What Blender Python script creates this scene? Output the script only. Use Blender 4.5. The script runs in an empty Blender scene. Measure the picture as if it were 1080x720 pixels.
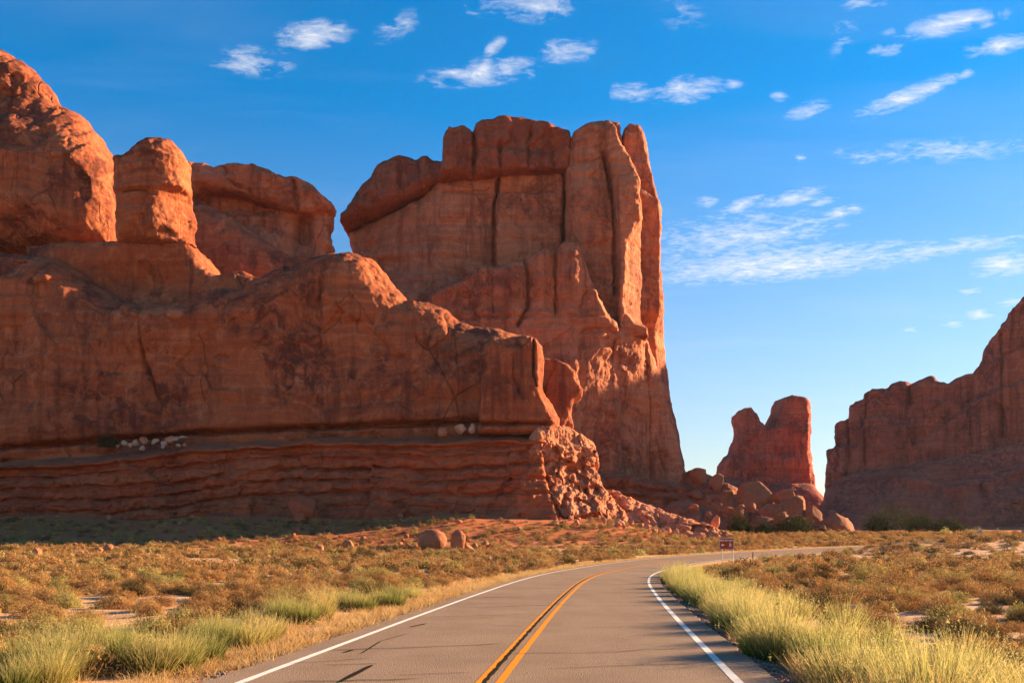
import bpy, math, random, time
import numpy as np

T0 = time.time()
random.seed(7)
RNG = np.random.default_rng(11)
scene = bpy.context.scene
COL = scene.collection

# ------------------------------------------------------------------ camera
F = 1000.0            # focal length in photo pixels (photo is 1080 x 720)
HZ = 556.0            # photo row of the horizon
CAMZ = 1.9
HAZE = 0.00003
cam_d = bpy.data.cameras.new('camera')
cam = bpy.data.objects.new('camera', cam_d)
COL.objects.link(cam)
cam.location = (0, 0, CAMZ)
cam.rotation_euler = (math.radians(90), 0, 0)
cam_d.sensor_width = 36
cam_d.lens = F / 1080 * 36
cam_d.shift_y = (HZ - 360) / 1080
cam_d.clip_start = 0.1
cam_d.clip_end = 20000
scene.camera = cam


# ------------------------------------------------------------------ object helpers
def tag(o, label=None, cat=None, group=None, kind=None):
    if label: o['label'] = label
    if cat: o['category'] = cat
    if group: o['group'] = group
    if kind: o['kind'] = kind
    return o


def thing(name, label, cat, loc=(0, 0, 0), group=None):
    o = bpy.data.objects.new(name, None)
    o.empty_display_size = 0.2
    COL.objects.link(o)
    o.location = loc
    return tag(o, label, cat, group)


def mesh_data(name, V, faces, mat, smooth=True, attr=None):
    """V (n,3); faces: list of (m,k) int arrays."""
    me = bpy.data.meshes.new(name)
    V = np.ascontiguousarray(V, dtype=np.float32)
    if not isinstance(faces, (list, tuple)):
        faces = [faces]
    faces = [np.asarray(f, dtype=np.int32) for f in faces if len(f)]
    nl = sum(f.size for f in faces)
    nf = sum(len(f) for f in faces)
    me.vertices.add(len(V))
    me.vertices.foreach_set('co', V.ravel())
    me.loops.add(nl)
    me.polygons.add(nf)
    me.loops.foreach_set('vertex_index', np.concatenate([f.ravel() for f in faces]))
    tot = np.concatenate([np.full(len(f), f.shape[1], np.int32) for f in faces])
    start = np.concatenate([[0], np.cumsum(tot)[:-1]]).astype(np.int32)
    me.polygons.foreach_set('loop_start', start)
    me.polygons.foreach_set('loop_total', tot)
    me.update(calc_edges=True)
    me.validate()
    me.polygons.foreach_set('use_smooth', np.full(len(me.polygons), bool(smooth)))
    if attr is not None:
        a = me.attributes.new('h', 'FLOAT', 'POINT')
        a.data.foreach_set('value', np.ascontiguousarray(attr, dtype=np.float32))
    if mat: me.materials.append(mat)
    return me


def mesh_obj(name, V, faces, mat, parent=None, smooth=True, attr=None):
    o = bpy.data.objects.new(name, mesh_data(name, V, faces, mat, smooth, attr))
    COL.objects.link(o)
    if parent: o.parent = parent
    return o


# ------------------------------------------------------------------ noise
_perm = np.random.default_rng(3).permutation(256).astype(np.int32)
PERM = np.concatenate([_perm, _perm, _perm])
_g = np.random.default_rng(5).normal(size=(256, 3))
GRAD = (_g / np.linalg.norm(_g, axis=1)[:, None]).astype(np.float32)


def perlin(x, y, z):
    x, y, z = np.broadcast_arrays(x, y, z)
    sh = x.shape
    x = x.ravel().astype(np.float32); y = y.ravel().astype(np.float32); z = z.ravel().astype(np.float32)
    xi = np.floor(x).astype(np.int32); yi = np.floor(y).astype(np.int32); zi = np.floor(z).astype(np.int32)
    xf = x - xi; yf = y - yi; zf = z - zi
    xi &= 255; yi &= 255; zi &= 255
    u = xf * xf * xf * (xf * (xf * 6 - 15) + 10)
    v = yf * yf * yf * (yf * (yf * 6 - 15) + 10)
    w = zf * zf * zf * (zf * (zf * 6 - 15) + 10)
    out = 0
    for dx in (0, 1):
        a = PERM[xi + dx]
        wx = u if dx else 1 - u
        for dy in (0, 1):
            b = PERM[a + yi + dy]
            wy = v if dy else 1 - v
            for dz in (0, 1):
                g = GRAD[PERM[b + zi + dz]]
                d = g[:, 0] * (xf - dx) + g[:, 1] * (yf - dy) + g[:, 2] * (zf - dz)
                out = out + d * wx * wy * (w if dz else 1 - w)
    return (out * 1.6).reshape(sh)


def fbm(x, y, z, octv=4, gain=0.5, ridge=False):
    s = 0; a = 1.0; f = 1.0
    for i in range(octv):
        n = perlin(x * f + 17.3 * i, y * f + 5.1 * i, z * f - 9.7 * i)
        if ridge: n = 1 - 2 * np.abs(n)
        s = s + a * n
        a *= gain; f *= 2.03
    return s


def sstep(a, b, x):
    t = np.clip((x - a) / (b - a), 0, 1)
    return t * t * (3 - 2 * t)


# ------------------------------------------------------------------ materials
def new_mat(name):
    m = bpy.data.materials.new(name)
    m.use_nodes = True
    nt = m.node_tree
    nt.nodes.clear()
    return m, nt


class NT:
    """Small helper for node trees."""
    def __init__(self, nt): self.nt = nt

    def n(self, typ, **kw):
        nd = self.nt.nodes.new(typ)
        for k, v in kw.items(): setattr(nd, k, v)
        return nd

    def l(self, a, b): self.nt.links.new(a, b)

    def noise(self, vec, scale, detail=4, rough=0.55, dist=0.0):
        nd = self.n('ShaderNodeTexNoise')
        nd.inputs['Scale'].default_value = scale
        nd.inputs['Detail'].default_value = detail
        nd.inputs['Roughness'].default_value = rough
        nd.inputs['Distortion'].default_value = dist
        if vec is not None: self.l(vec, nd.inputs['Vector'])
        return nd.outputs[0]

    def mapping(self, vec, scale=(1, 1, 1), loc=(0, 0, 0), rot=(0, 0, 0), typ='POINT'):
        nd = self.n('ShaderNodeMapping', vector_type=typ)
        nd.inputs['Scale'].default_value = scale
        nd.inputs['Location'].default_value = loc
        nd.inputs['Rotation'].default_value = rot
        self.l(vec, nd.inputs['Vector'])
        return nd.outputs[0]

    def ramp(self, fac, stops, interp='LINEAR'):
        nd = self.n('ShaderNodeValToRGB')
        nd.color_ramp.interpolation = interp
        el = nd.color_ramp.elements
        while len(el) < len(stops): el.new(0.5)
        for e, (p, c) in zip(el, stops):
            e.position = p
            e.color = (c, c, c, 1) if not hasattr(c, '__len__') else (*c[:3], 1)
        self.l(fac, nd.inputs[0])
        return nd.outputs[0]

    def mix(self, fac, a, b, blend='MIX'):
        nd = self.n('ShaderNodeMix', data_type='RGBA', blend_type=blend)
        for s, v in ((nd.inputs[0], fac), (nd.inputs[6], a), (nd.inputs[7], b)):
            if hasattr(v, 'is_linked'): self.l(v, s)
            elif hasattr(v, '__len__'): s.default_value = (*v[:3], 1)
            else: s.default_value = v
        return nd.outputs[2]

    def math(self, op, a, b=None, c=None, clamp=False):
        nd = self.n('ShaderNodeMath', operation=op, use_clamp=clamp)
        for i, v in enumerate((a, b, c)):
            if v is None: continue
            if hasattr(v, 'is_linked'): self.l(v, nd.inputs[i])
            else: nd.inputs[i].default_value = v
        return nd.outputs[0]


def rock_mat(name, c_main, c_alt, c_pale, c_dark, varnish=0.5, streak=0.6, layers=0.5, fine=1.0, bump=1.0):
    m, nt = new_mat(name)
    t = NT(nt)
    tc = t.n('ShaderNodeTexCoord')
    P = tc.outputs['Object']
    wp = t.n('ShaderNodeTexNoise'); wp.inputs['Scale'].default_value = 0.035; wp.inputs['Detail'].default_value = 3
    t.l(P, wp.inputs['Vector'])
    vm = t.n('ShaderNodeVectorMath', operation='MULTIPLY_ADD')
    t.l(wp.outputs['Color'], vm.inputs[0]); vm.inputs[1].default_value = (7, 7, 9); t.l(P, vm.inputs[2])
    W = vm.outputs[0]
    # large blotches
    big = t.noise(W, 0.06, 5, 0.6)
    col = t.mix(t.ramp(big, [(0.36, 0.0), (0.64, 1.0)]), c_main, c_alt)
    # strata: thin beds that follow the warped height
    st = t.noise(t.mapping(W, (0.02, 0.02, 0.55)), 1.0, 6, 0.65)
    col = t.mix(t.math('MULTIPLY', t.ramp(st, [(0.42, 0.0), (0.62, 1.0)]), layers), col, c_pale)
    st2 = t.noise(t.mapping(W, (0.05, 0.05, 1.6)), 1.0, 4, 0.6)
    col = t.mix(t.math('MULTIPLY', t.ramp(st2, [(0.5, 0.0), (0.62, 1.0)]), layers * 0.5), col, c_dark)
    # rubbed pale patches and chipped spots
    sp = t.noise(W, 0.22, 6, 0.7, 1.2)
    col = t.mix(t.math('MULTIPLY', t.ramp(sp, [(0.52, 0.0), (0.64, 1.0)]), 0.75), col, c_pale)
    cbw = t.n('ShaderNodeTexWave', wave_type='BANDS', bands_direction='Z'); cbw.inputs['Scale'].default_value = 0.16
    cbw.inputs['Distortion'].default_value = 9.0; cbw.inputs['Detail'].default_value = 4; cbw.inputs['Detail Scale'].default_value = 0.35; cbw.inputs['Detail Roughness'].default_value = 0.6
    t.l(W, cbw.inputs['Vector'])
    cbm = t.math('MULTIPLY', t.ramp(cbw.outputs['Fac'], [(0.72, 0.0), (0.95, 1.0)]), t.ramp(t.noise(P, 0.05, 4, 0.6), [(0.46, 0.0), (0.62, 0.42)]))
    col = t.mix(cbm, col, c_pale)
    # desert varnish: vertical streaks and dark patches
    sk = t.noise(t.mapping(P, (0.45, 0.45, 0.03)), 1.0, 6, 0.7)
    pt = t.noise(W, 0.045, 6, 0.68, 0.6)
    patch = t.ramp(pt, [(0.48, 0.0), (0.56, 1.0)])
    skm = t.math('MULTIPLY', t.ramp(sk, [(0.47, 0.0), (0.62, 1.0)]), streak)
    skm = t.math('MULTIPLY', skm, t.ramp(big, [(0.35, 0.2), (0.6, 1.0)]))
    col = t.mix(skm, col, c_dark)
    pn = t.noise(W, 0.35, 6, 0.75, 0.8)
    pm = t.math('MULTIPLY', t.math('MULTIPLY', patch, t.ramp(pn, [(0.42, 0.0), (0.56, 1.0)])), varnish)
    col = t.mix(pm, col, c_dark)
    # fine grain
    fn = t.noise(P, 1.7, 8, 0.75)
    g = t.ramp(fn, [(0.25, 1 - 0.32 * fine), (0.75, 1 + 0.0)])
    col = t.mix(1.0, col, g, 'MULTIPLY')
    # hairline joints
    vo = t.n('ShaderNodeTexVoronoi', feature='DISTANCE_TO_EDGE'); vo.inputs['Scale'].default_value = 0.11
    jw = t.n('ShaderNodeVectorMath', operation='MULTIPLY_ADD')
    t.l(wp.outputs['Color'], jw.inputs[0]); jw.inputs[1].default_value = (6, 6, 6); t.l(t.mapping(P, (1.25, 1.25, 0.55)), jw.inputs[2])
    t.l(jw.outputs[0], vo.inputs['Vector'])
    jm = t.math('MULTIPLY', t.ramp(vo.outputs['Distance'], [(0.0, 1.0), (0.022, 0.0)]), t.ramp(t.noise(P, 0.07, 3, 0.5), [(0.55, 0.0), (0.63, 1.0)]))
    col = t.mix(t.math('MULTIPLY', jm, 0.35), col, c_dark)
    # bump
    b1 = t.noise(W, 0.5, 8, 0.65, 0.3)
    b2 = t.noise(t.mapping(W, (0.15, 0.15, 2.2)), 1.0, 5, 0.6)
    b3 = t.noise(P, 3.5, 6, 0.7)
    h = t.math('ADD', t.math('MULTIPLY', b1, 1.1), t.math('MULTIPLY', b2, 0.28))
    h = t.math('ADD', h, t.math('MULTIPLY', b3, 0.16))
    h = t.math('SUBTRACT', h, t.math('MULTIPLY', jm, 0.7))
    bp = t.n('ShaderNodeBump')
    bp.inputs['Strength'].default_value = 0.85
    bp.inputs['Distance'].default_value = 0.62 * bump
    t.l(h, bp.inputs['Height'])
    bs = t.n('ShaderNodeBsdfPrincipled')
    bs.inputs['Roughness'].default_value = 0.92
    bs.inputs['Specular IOR Level'].default_value = 0.12
    t.l(col, bs.inputs['Base Color']); t.l(bp.outputs[0], bs.inputs['Normal'])
    out = t.n('ShaderNodeOutputMaterial')
    t.l(bs.outputs[0], out.inputs[0])
    return m


def plain_mat(name, c, rough=0.7, c2=None, scale=8.0, metal=0.0, spec=0.3):
    m, nt = new_mat(name)
    t = NT(nt)
    bs = t.n('ShaderNodeBsdfPrincipled')
    tc = t.n('ShaderNodeTexCoord')
    n = t.noise(tc.outputs['Object'], scale, 6, 0.65)
    c2 = c2 or tuple(v * 0.75 for v in c)
    t.l(t.mix(t.ramp(n, [(0.35, 0.0), (0.65, 1.0)]), c, c2), bs.inputs['Base Color'])
    bs.inputs['Roughness'].default_value = rough
    bs.inputs['Metallic'].default_value = metal
    bs.inputs['Specular IOR Level'].default_value = spec
    out = t.n('ShaderNodeOutputMaterial')
    t.l(bs.outputs[0], out.inputs[0])
    return m


def leaf_mat(name, stops_lo, stops_hi, transl=0.35, scale=1.1, each=0.0):
    """colour runs along the blade (attribute h), and drifts between two palettes from plant to plant."""
    m, nt = new_mat(name)
    t = NT(nt)
    at = t.n('ShaderNodeAttribute', attribute_name='h')
    geo = t.n('ShaderNodeNewGeometry')
    n1 = t.noise(geo.outputs['Position'], scale, 2, 0.5)
    n2 = t.noise(geo.outputs['Position'], 0.16, 3, 0.6)
    oi = t.n('ShaderNodeObjectInfo')
    kk = t.math('ADD', t.math('MULTIPLY', n1, 0.62), t.math('MULTIPLY', n2, 0.38))
    if each: kk = t.math('ADD', kk, t.math('MULTIPLY', t.math('SUBTRACT', oi.outputs['Random'], 0.5), each))
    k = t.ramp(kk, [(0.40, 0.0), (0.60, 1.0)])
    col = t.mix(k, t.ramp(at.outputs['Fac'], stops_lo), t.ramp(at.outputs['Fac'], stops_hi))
    n3 = t.noise(geo.outputs['Position'], 14.0, 2, 0.5)
    col = t.mix(1.0, col, t.ramp(n3, [(0.3, 0.72), (0.7, 1.15)]), 'MULTIPLY')
    d = t.n('ShaderNodeBsdfDiffuse'); d.inputs['Roughness'].default_value = 0.6
    tr = t.n('ShaderNodeBsdfTranslucent')
    t.l(col, d.inputs[0]); t.l(col, tr.inputs[0])
    mx = t.n('ShaderNodeMixShader'); mx.inputs[0].default_value = transl
    t.l(d.outputs[0], mx.inputs[1]); t.l(tr.outputs[0], mx.inputs[2])
    out = t.n('ShaderNodeOutputMaterial')
    t.l(mx.outputs[0], out.inputs[0])
    return m


ROCK = dict(
    wall=rock_mat('red_sandstone', (0.48, 0.122, 0.045), (0.39, 0.092, 0.035), (0.63, 0.21, 0.088), (0.16, 0.043, 0.025), 0.95, 0.85, 0.35),
    butte=rock_mat('butte_sandstone', (0.59, 0.19, 0.083), (0.51, 0.15, 0.064), (0.69, 0.28, 0.145), (0.22, 0.062, 0.036), 0.8, 0.8, 0.40),
    cap=rock_mat('cap_sandstone', (0.38, 0.092, 0.042), (0.29, 0.07, 0.038), (0.48, 0.15, 0.07), (0.15, 0.045, 0.033), 0.7, 0.6, 0.3),
    base=rock_mat('layered_mudstone', (0.64, 0.142, 0.052), (0.52, 0.105, 0.04), (0.50, 0.165, 0.072), (0.16, 0.042, 0.025), 0.5, 0.25, 0.75),
    rubble=rock_mat('rubbly_sandstone', (0.62, 0.24, 0.115), (0.52, 0.18, 0.08), (0.68, 0.31, 0.17), (0.3, 0.10, 0.055), 0.4, 0.1, 0.2),
    slope=rock_mat('brown_slope_rock', (0.40, 0.142, 0.064), (0.31, 0.105, 0.05), (0.48, 0.2, 0.1), (0.16, 0.058, 0.034), 0.6, 0.2, 0.35),
    far=rock_mat('far_sandstone', (0.52, 0.118, 0.062), (0.41, 0.084, 0.048), (0.62, 0.19, 0.10), (0.19, 0.052, 0.042), 0.8, 0.9, 0.5),  # own rock colours of the distant tower and right cliff
    boulder=rock_mat('boulder_sandstone', (0.46, 0.16, 0.075), (0.38, 0.12, 0.055), (0.55, 0.24, 0.12), (0.2, 0.07, 0.04), 0.4, 0.1, 0.3, bump=0.6),
    brown=rock_mat('brown_boulder_rock', (0.42, 0.15, 0.068), (0.33, 0.115, 0.054), (0.5, 0.21, 0.105), (0.17, 0.062, 0.036), 0.4, 0.2, 0.3, bump=0.8),
    pale=rock_mat('pale_rock', (0.52, 0.31, 0.19), (0.46, 0.24, 0.14), (0.60, 0.42, 0.29), (0.36, 0.19, 0.12), 0.3, 0.1, 0.2, bump=0.4),
)


# ------------------------------------------------------------------ rock carving: signed distance grid + surface nets
def poly_sdf(poly, X, Z):
    px = np.asarray([p[0] for p in poly], np.float32); pz = np.asarray([p[1] for p in poly], np.float32)
    d = np.full(X.shape, 1e12, np.float32)
    inside = np.zeros(X.shape, bool)
    n = len(px)
    for i in range(n):
        ax, az = px[i], pz[i]; bx, bz = px[(i + 1) % n], pz[(i + 1) % n]
        ex, ez = bx - ax, bz - az
        L = ex * ex + ez * ez
        if L < 1e-9: continue
        t = np.clip(((X - ax) * ex + (Z - az) * ez) / L, 0, 1)
        dx = X - ax - t * ex; dz = Z - az - t * ez
        d = np.minimum(d, dx * dx + dz * dz)
        if abs(ez) > 1e-9:
            c = ((az > Z) != (bz > Z)) & (X < ex * (Z - az) / ez + ax)
            inside ^= c
    d = np.sqrt(d)
    return np.where(inside, -d, d)


def line_dist(pts, X, Z):
    d = np.full(X.shape, 1e12, np.float32)
    for (ax, az), (bx, bz) in zip(pts[:-1], pts[1:]):
        ex, ez = bx - ax, bz - az
        L = ex * ex + ez * ez + 1e-9
        t = np.clip(((X - ax) * ex + (Z - az) * ez) / L, 0, 1)
        dx = X - ax - t * ex; dz = Z - az - t * ez
        d = np.minimum(d, dx * dx + dz * dz)
    return np.sqrt(d)


def facets(S, Z, size, seed, tilt=.6, jog=1.0, groove=.35):
    """angular broken blocks: each cell of a jittered grid is a tilted plane, with grooves between cells."""
    U, W_ = S / size, Z / size
    iu, iw = np.floor(U), np.floor(W_)
    best = np.full(S.shape, 9e9); sec = best.copy(); val = np.zeros(S.shape)

    def hh(a, b, k): 
        q = np.sin(a * 127.1 + b * 311.7 + k * 74.7 + seed * 19.3) * 43758.5453
        return q - np.floor(q)
    for du in (-1, 0, 1):
        for dw in (-1, 0, 1):
            a, b = iu + du, iw + dw
            pu, pw = a + hh(a, b, 1), b + hh(a, b, 2)
            d = (U - pu) ** 2 + (W_ - pw) ** 2
            v = jog * (hh(a, b, 3) - .5) + tilt * ((hh(a, b, 4) - .5) * (U - pu) + (hh(a, b, 5) - .5) * (W_ - pw)) * 2
            nb = d < best
            sec = np.where(nb, best, np.minimum(sec, d)); val = np.where(nb, v, val); best = np.where(nb, d, best)
    return size * (val + groove * np.exp(-((np.sqrt(sec) - np.sqrt(best)) / .12) ** 2))


class Frame:
    """A vertical reference plane; photo pixels are traced onto it and become metres."""
    def __init__(self, D, theta=0.0):
        self.D = D; self.c = math.cos(theta); self.s = math.sin(theta)
        self.t0 = D * self.c

    def to_plane(self, px, py):
        a = (np.asarray(px, float) - 540) / F
        y = self.D * self.c / (self.c - a * self.s)
        x = a * y
        return x * self.c + y * self.s, CAMZ + (HZ - np.asarray(py, float)) / F * y

    def to_px(self, S, Z):
        x = S * self.c - self.t0 * self.s
        y = S * self.s + self.t0 * self.c
        return 540 + F * x / y, HZ - F * (Z - CAMZ) / y

    def pts(self, poly):
        s, z = self.to_plane([p[0] for p in poly], [p[1] for p in poly])
        return list(zip(s, z))


class Block:
    def __init__(self, poly, D, thick, R=3.0, Rd=None, slope=(0, 0, 0, 0), rough=(0.5, 0.25), edge=(0.5, 0.3), zs=1.0,
                 cracks=(), field=None, k=0.0, strata=None, seed=0, rback=True, Dp=None, frac=(0.11, 7.0, 0.6)):
        self.__dict__.update(locals())


def carve(name, parent, mat, blocks, vox, theta=0.0, disp=((0.18, 0.55), (0.07, 1.7)), k=0.0, smooth=True):
    fr = [Frame(b.D, theta) for b in blocks]
    P = [Frame(b.Dp or b.D + .9 * (b.R if b.Rd is None else b.Rd), theta).pts(b.poly) for b in blocks]
    smin = min(p[0] for q in P for p in q) - 3 * vox - 1; smax = max(p[0] for q in P for p in q) + 3 * vox + 1
    zmin = max(min(p[1] for q in P for p in q), -6) - 3 * vox; zmax = max(p[1] for q in P for p in q) + 3 * vox + 1
    tmin = 1e9; tmax = -1e9
    s = np.arange(smin, smax, vox, dtype=np.float32); z = np.arange(zmin, zmax, vox, dtype=np.float32)
    S, Z = np.meshgrid(s, z, indexing='ij')
    fields = []
    for b, f, p in zip(blocks, fr, P):
        d2 = poly_sdf(p, S, Z)
        o = b.seed * 31.7 + 3
        if b.edge[0]:
            d2 = d2 + b.edge[0] * fbm(S * b.edge[1], np.full_like(S, o), Z * b.edge[1], 4)
        w = np.clip(1 + d2 / b.R, 0, 1)
        rr = (1 - np.sqrt(np.maximum(0, 1 - w * w)))
        PX, PY = f.to_px(S, Z)
        y = f.t0 + rr * (b.R if b.Rd is None else b.Rd)
        pxc, pyc, ax, az = b.slope
        sc, zc = f.to_plane(pxc, pyc)
        y = y + ax * (S - sc) + az * (Z - zc)
        if b.rough[0]:
            y = y + b.rough[0] * fbm(S * b.rough[1], np.full_like(S, o + 9), Z * b.rough[1] * b.zs, 6, 0.52)
        if b.frac:
            q_ = fbm(S * .08, np.full_like(S, o + 21), Z * .08, 3)
            y = y + b.frac[0] * (facets(S + 3 * q_, (Z + 3 * q_) * b.frac[2], b.frac[1], b.seed, .9, .8, .12) + .8 * facets(S - 2 * q_, Z + q_, b.frac[1] * .38, b.seed + 5, 1.0, .9, .1) * sstep(-.1, .35, q_))
        if b.strata:
            amp, fz, dip = b.strata
            zz = Z + dip * S + 0.7 * fbm(S * 0.05, np.full_like(S, o), Z * 0.05, 3)
            n = fbm(zz * fz, np.full_like(S, o + 2), S * 0.012, 3, 0.6)
            y = y + amp * np.clip(n * 1.6, -1, 1)
        for (cp, cw, cd) in b.cracks:
            d = line_dist(f.pts(cp), S + 0.35 * perlin(S * .5, np.full_like(S, o), Z * .5), Z)
            wm = cw * f.D / F
            y = y + cd * np.exp(-(d / wm) ** 2)
        if b.field is not None:
            y = y + b.field(S, Z, PX, PY)
        fields.append((d2, y, rr))
        ins = d2 < 0
        tmin = min(tmin, y[ins].min()); tmax = max(tmax, f.t0 + b.thick)
    t = np.arange(tmin - 3 * vox, tmax + 3 * vox, vox, dtype=np.float32)
    T = t[None, :, None]
    G = None
    for b, f, (d2, y, rr) in zip(blocks, fr, fields):
        back = f.t0 + b.thick - rr * (min(b.R, b.thick * 0.4) if b.rback else 0)
        g = np.maximum(d2[:, None, :], y[:, None, :] - T)
        np.maximum(g, T - back[:, None, :], out=g)
        if G is None: G = g
        elif k > 0:
            h = np.clip(0.5 + 0.5 * (g - G) / k, 0, 1)
            G = g * (1 - h) + G * h - k * h * (1 - h)
        else: np.minimum(G, g, out=G)
    G[0] = G[-1] = 1; G[:, 0] = 1; G[:, -1] = 1; G[:, :, 0] = 1; G[:, :, -1] = 1
    V, Q = surface_nets(G)
    V = V * vox + np.array([s[0], t[0], z[0]], np.float32)
    N = vert_normals(V, Q)
    off = 0
    for i, (a, fq) in enumerate(disp):
        off = off + a * fbm(V[:, 0] * fq + 3 * i, V[:, 1] * fq, V[:, 2] * fq, 4, 0.55)
    V = V + N * np.asarray(off)[:, None]
    c, sn = math.cos(theta), math.sin(theta)
    W = np.stack([V[:, 0] * c - V[:, 1] * sn, V[:, 0] * sn + V[:, 1] * c, V[:, 2]], 1)
    o = mesh_obj(name, W, [Q], mat, parent, smooth)
    print('carved', name, G.shape, len(W), round(time.time() - T0, 1))
    return o


def surface_nets(G):
    inside = G < 0
    nx, ny, nz = G.shape
    cnt = np.zeros((nx - 1, ny - 1, nz - 1), np.uint8)
    for dx in (0, 1):
        for dy in (0, 1):
            for dz in (0, 1):
                cnt += inside[dx:nx - 1 + dx, dy:ny - 1 + dy, dz:nz - 1 + dz]
    act = (cnt > 0) & (cnt < 8)
    I = np.argwhere(act)
    idx = np.full(cnt.shape, -1, np.int32)
    idx[act] = np.arange(len(I), dtype=np.int32)
    i, j, kk = I.T
    val = {}
    for dx in (0, 1):
        for dy in (0, 1):
            for dz in (0, 1):
                val[dx, dy, dz] = G[i + dx, j + dy, kk + dz]
    acc = np.zeros((len(I), 3), np.float32); num = np.zeros(len(I), np.float32)
    for ax in range(3):
        oth = [q for q in range(3) if q != ax]
        for a in (0, 1):
            for b in (0, 1):
                c0 = [0, 0, 0]; c0[oth[0]] = a; c0[oth[1]] = b
                c1 = list(c0); c1[ax] = 1
                v0 = val[tuple(c0)]; v1 = val[tuple(c1)]
                cr = (v0 < 0) != (v1 < 0)
                tt = np.where(cr, v0 / np.where(np.abs(v0 - v1) < 1e-9, 1, v0 - v1), 0)
                p = np.array(c0, np.float32)[None].repeat(len(I), 0)
                p[:, ax] = tt
                acc += p * cr[:, None]; num += cr
    V = I.astype(np.float32) + acc / np.maximum(num, 1)[:, None]
    quads = []
    # x edges
    A = inside[:-1, 1:-1, 1:-1]; B = inside[1:, 1:-1, 1:-1]
    for flip, M in ((False, A & ~B), (True, ~A & B)):
        e = np.argwhere(M); x, y, z = e[:, 0], e[:, 1] + 1, e[:, 2] + 1
        q = np.stack([idx[x, y - 1, z - 1], idx[x, y, z - 1], idx[x, y, z], idx[x, y - 1, z]], 1)
        quads.append(q[:, ::-1] if flip else q)
    A = inside[1:-1, :-1, 1:-1]; B = inside[1:-1, 1:, 1:-1]
    for flip, M in ((True, A & ~B), (False, ~A & B)):
        e = np.argwhere(M); x, y, z = e[:, 0] + 1, e[:, 1], e[:, 2] + 1
        q = np.stack([idx[x - 1, y, z - 1], idx[x, y, z - 1], idx[x, y, z], idx[x - 1, y, z]], 1)
        quads.append(q[:, ::-1] if flip else q)
    A = inside[1:-1, 1:-1, :-1]; B = inside[1:-1, 1:-1, 1:]
    for flip, M in ((False, A & ~B), (True, ~A & B)):
        e = np.argwhere(M); x, y, z = e[:, 0] + 1, e[:, 1] + 1, e[:, 2]
        q = np.stack([idx[x - 1, y - 1, z], idx[x, y - 1, z], idx[x, y, z], idx[x - 1, y, z]], 1)
        quads.append(q[:, ::-1] if flip else q)
    return V, np.concatenate(quads).astype(np.int32)


def vert_normals(V, Q):
    n = np.cross(V[Q[:, 2]] - V[Q[:, 0]], V[Q[:, 3]] - V[Q[:, 1]])
    N = np.zeros_like(V)
    for c in range(4):
        for a in range(3):
            N[:, a] += np.bincount(Q[:, c], n[:, a], len(V))
    return N / np.maximum(np.linalg.norm(N, axis=1), 1e-9)[:, None]


# ------------------------------------------------------------------ ground, road
_by = np.array([-4000, -60, 0, 20, 40, 55, 68, 80, 92, 104, 120, 145, 160, 200, 300, 420, 6000], float)
_bz = np.array([1.2, 1.14, 0, -.38, -.76, -1.03, -1.19, -1.26, -1.22, -1.08, -.80, -.30, 0, .9, 1.7, 2.2, 4], float)


def base_z(y):
    y = np.asarray(y, float)
    return sum(np.interp(y + d, _by, _bz) for d in (-8, -4, 0, 4, 8)) / 5


CL = np.array([(-4.3, -30), (-2.9, -12), (-1.25, 3), (-0.3, 13.2), (.18, 18.1), (1.02, 26.5), (2.15, 37), (3.6, 49), (5.3, 59.5), (7.6, 69),
               (11.3, 80.5), (16.2, 91), (22.6, 100.5), (31.5, 110), (42, 119.5), (55, 129), (72, 138), (97, 148), (130, 158), (175, 168), (240, 180)], float)


def spline(P, n):
    P = np.vstack([2 * P[0] - P[1], P, 2 * P[-1] - P[-2]])
    out = []
    for i in range(1, len(P) - 2):
        t = np.linspace(0, 1, n, endpoint=False)[:, None]
        p0, p1, p2, p3 = P[i - 1:i + 3]
        out.append(.5 * (2 * p1 + (p2 - p0) * t + (2 * p0 - 5 * p1 + 4 * p2 - p3) * t ** 2 + (3 * p1 - p0 - 3 * p2 + p3) * t ** 3))
    out.append(P[-2][None])
    return np.vstack(out)


RC = spline(CL, 24)
_tan = np.gradient(RC, axis=0); _tan /= np.linalg.norm(_tan, axis=1)[:, None]
RN = np.stack([_tan[:, 1], -_tan[:, 0]], 1)     # to the right of travel
RARC = np.concatenate([[0], np.cumsum(np.linalg.norm(np.diff(RC, axis=0), axis=1))])


def road_dist(x, y):
    """signed distance from the centre line, right positive."""
    x = np.asarray(x, float).ravel(); y = np.asarray(y, float).ravel()
    out = np.empty(len(x))
    for a in range(0, len(x), 20000):
        dx = x[a:a + 20000, None] - RC[None, :, 0]; dy = y[a:a + 20000, None] - RC[None, :, 1]
        d = dx * dx + dy * dy
        i = d.argmin(1); r = np.arange(len(i))
        out[a:a + 20000] = np.sqrt(d[r, i]) * np.sign(dx[r, i] * RN[i, 0] + dy[r, i] * RN[i, 1])
    return out


def ground_z(x, y, rd=None):
    x = np.asarray(x, float); y = np.asarray(y, float)
    sh = x.shape
    if rd is None: rd = road_dist(x, y).reshape(sh)
    a = np.abs(rd)
    far = sstep(4.6, 9, a)
    n = 0.22 * perlin(x * .11, y * .11, 0 * x) + 0.10 * perlin(x * .43, y * .43, 0 * x + 5)
    n = n + sstep(25, 90, a) * 0.5 * perlin(x * .03, y * .03, 0 * x + 2)
    z = base_z(y) + far * n - 0.06 - 0.10 * sstep(4.1, 4.8, a) + 0.08 * sstep(5, 9, a)
    z = z + 1.45 * sstep(4.6, 9, rd) * sstep(96, 116, y) * sstep(24, 40, x)
    # talus rising to the foot of the long wall and up to the mesas
    z = z + (3.9 + .9 * perlin(x * .06, 0 * x + 3, 0 * x)) * sstep(124, 157, y) ** 1.4 * sstep(34, 8, x)
    return z


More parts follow.
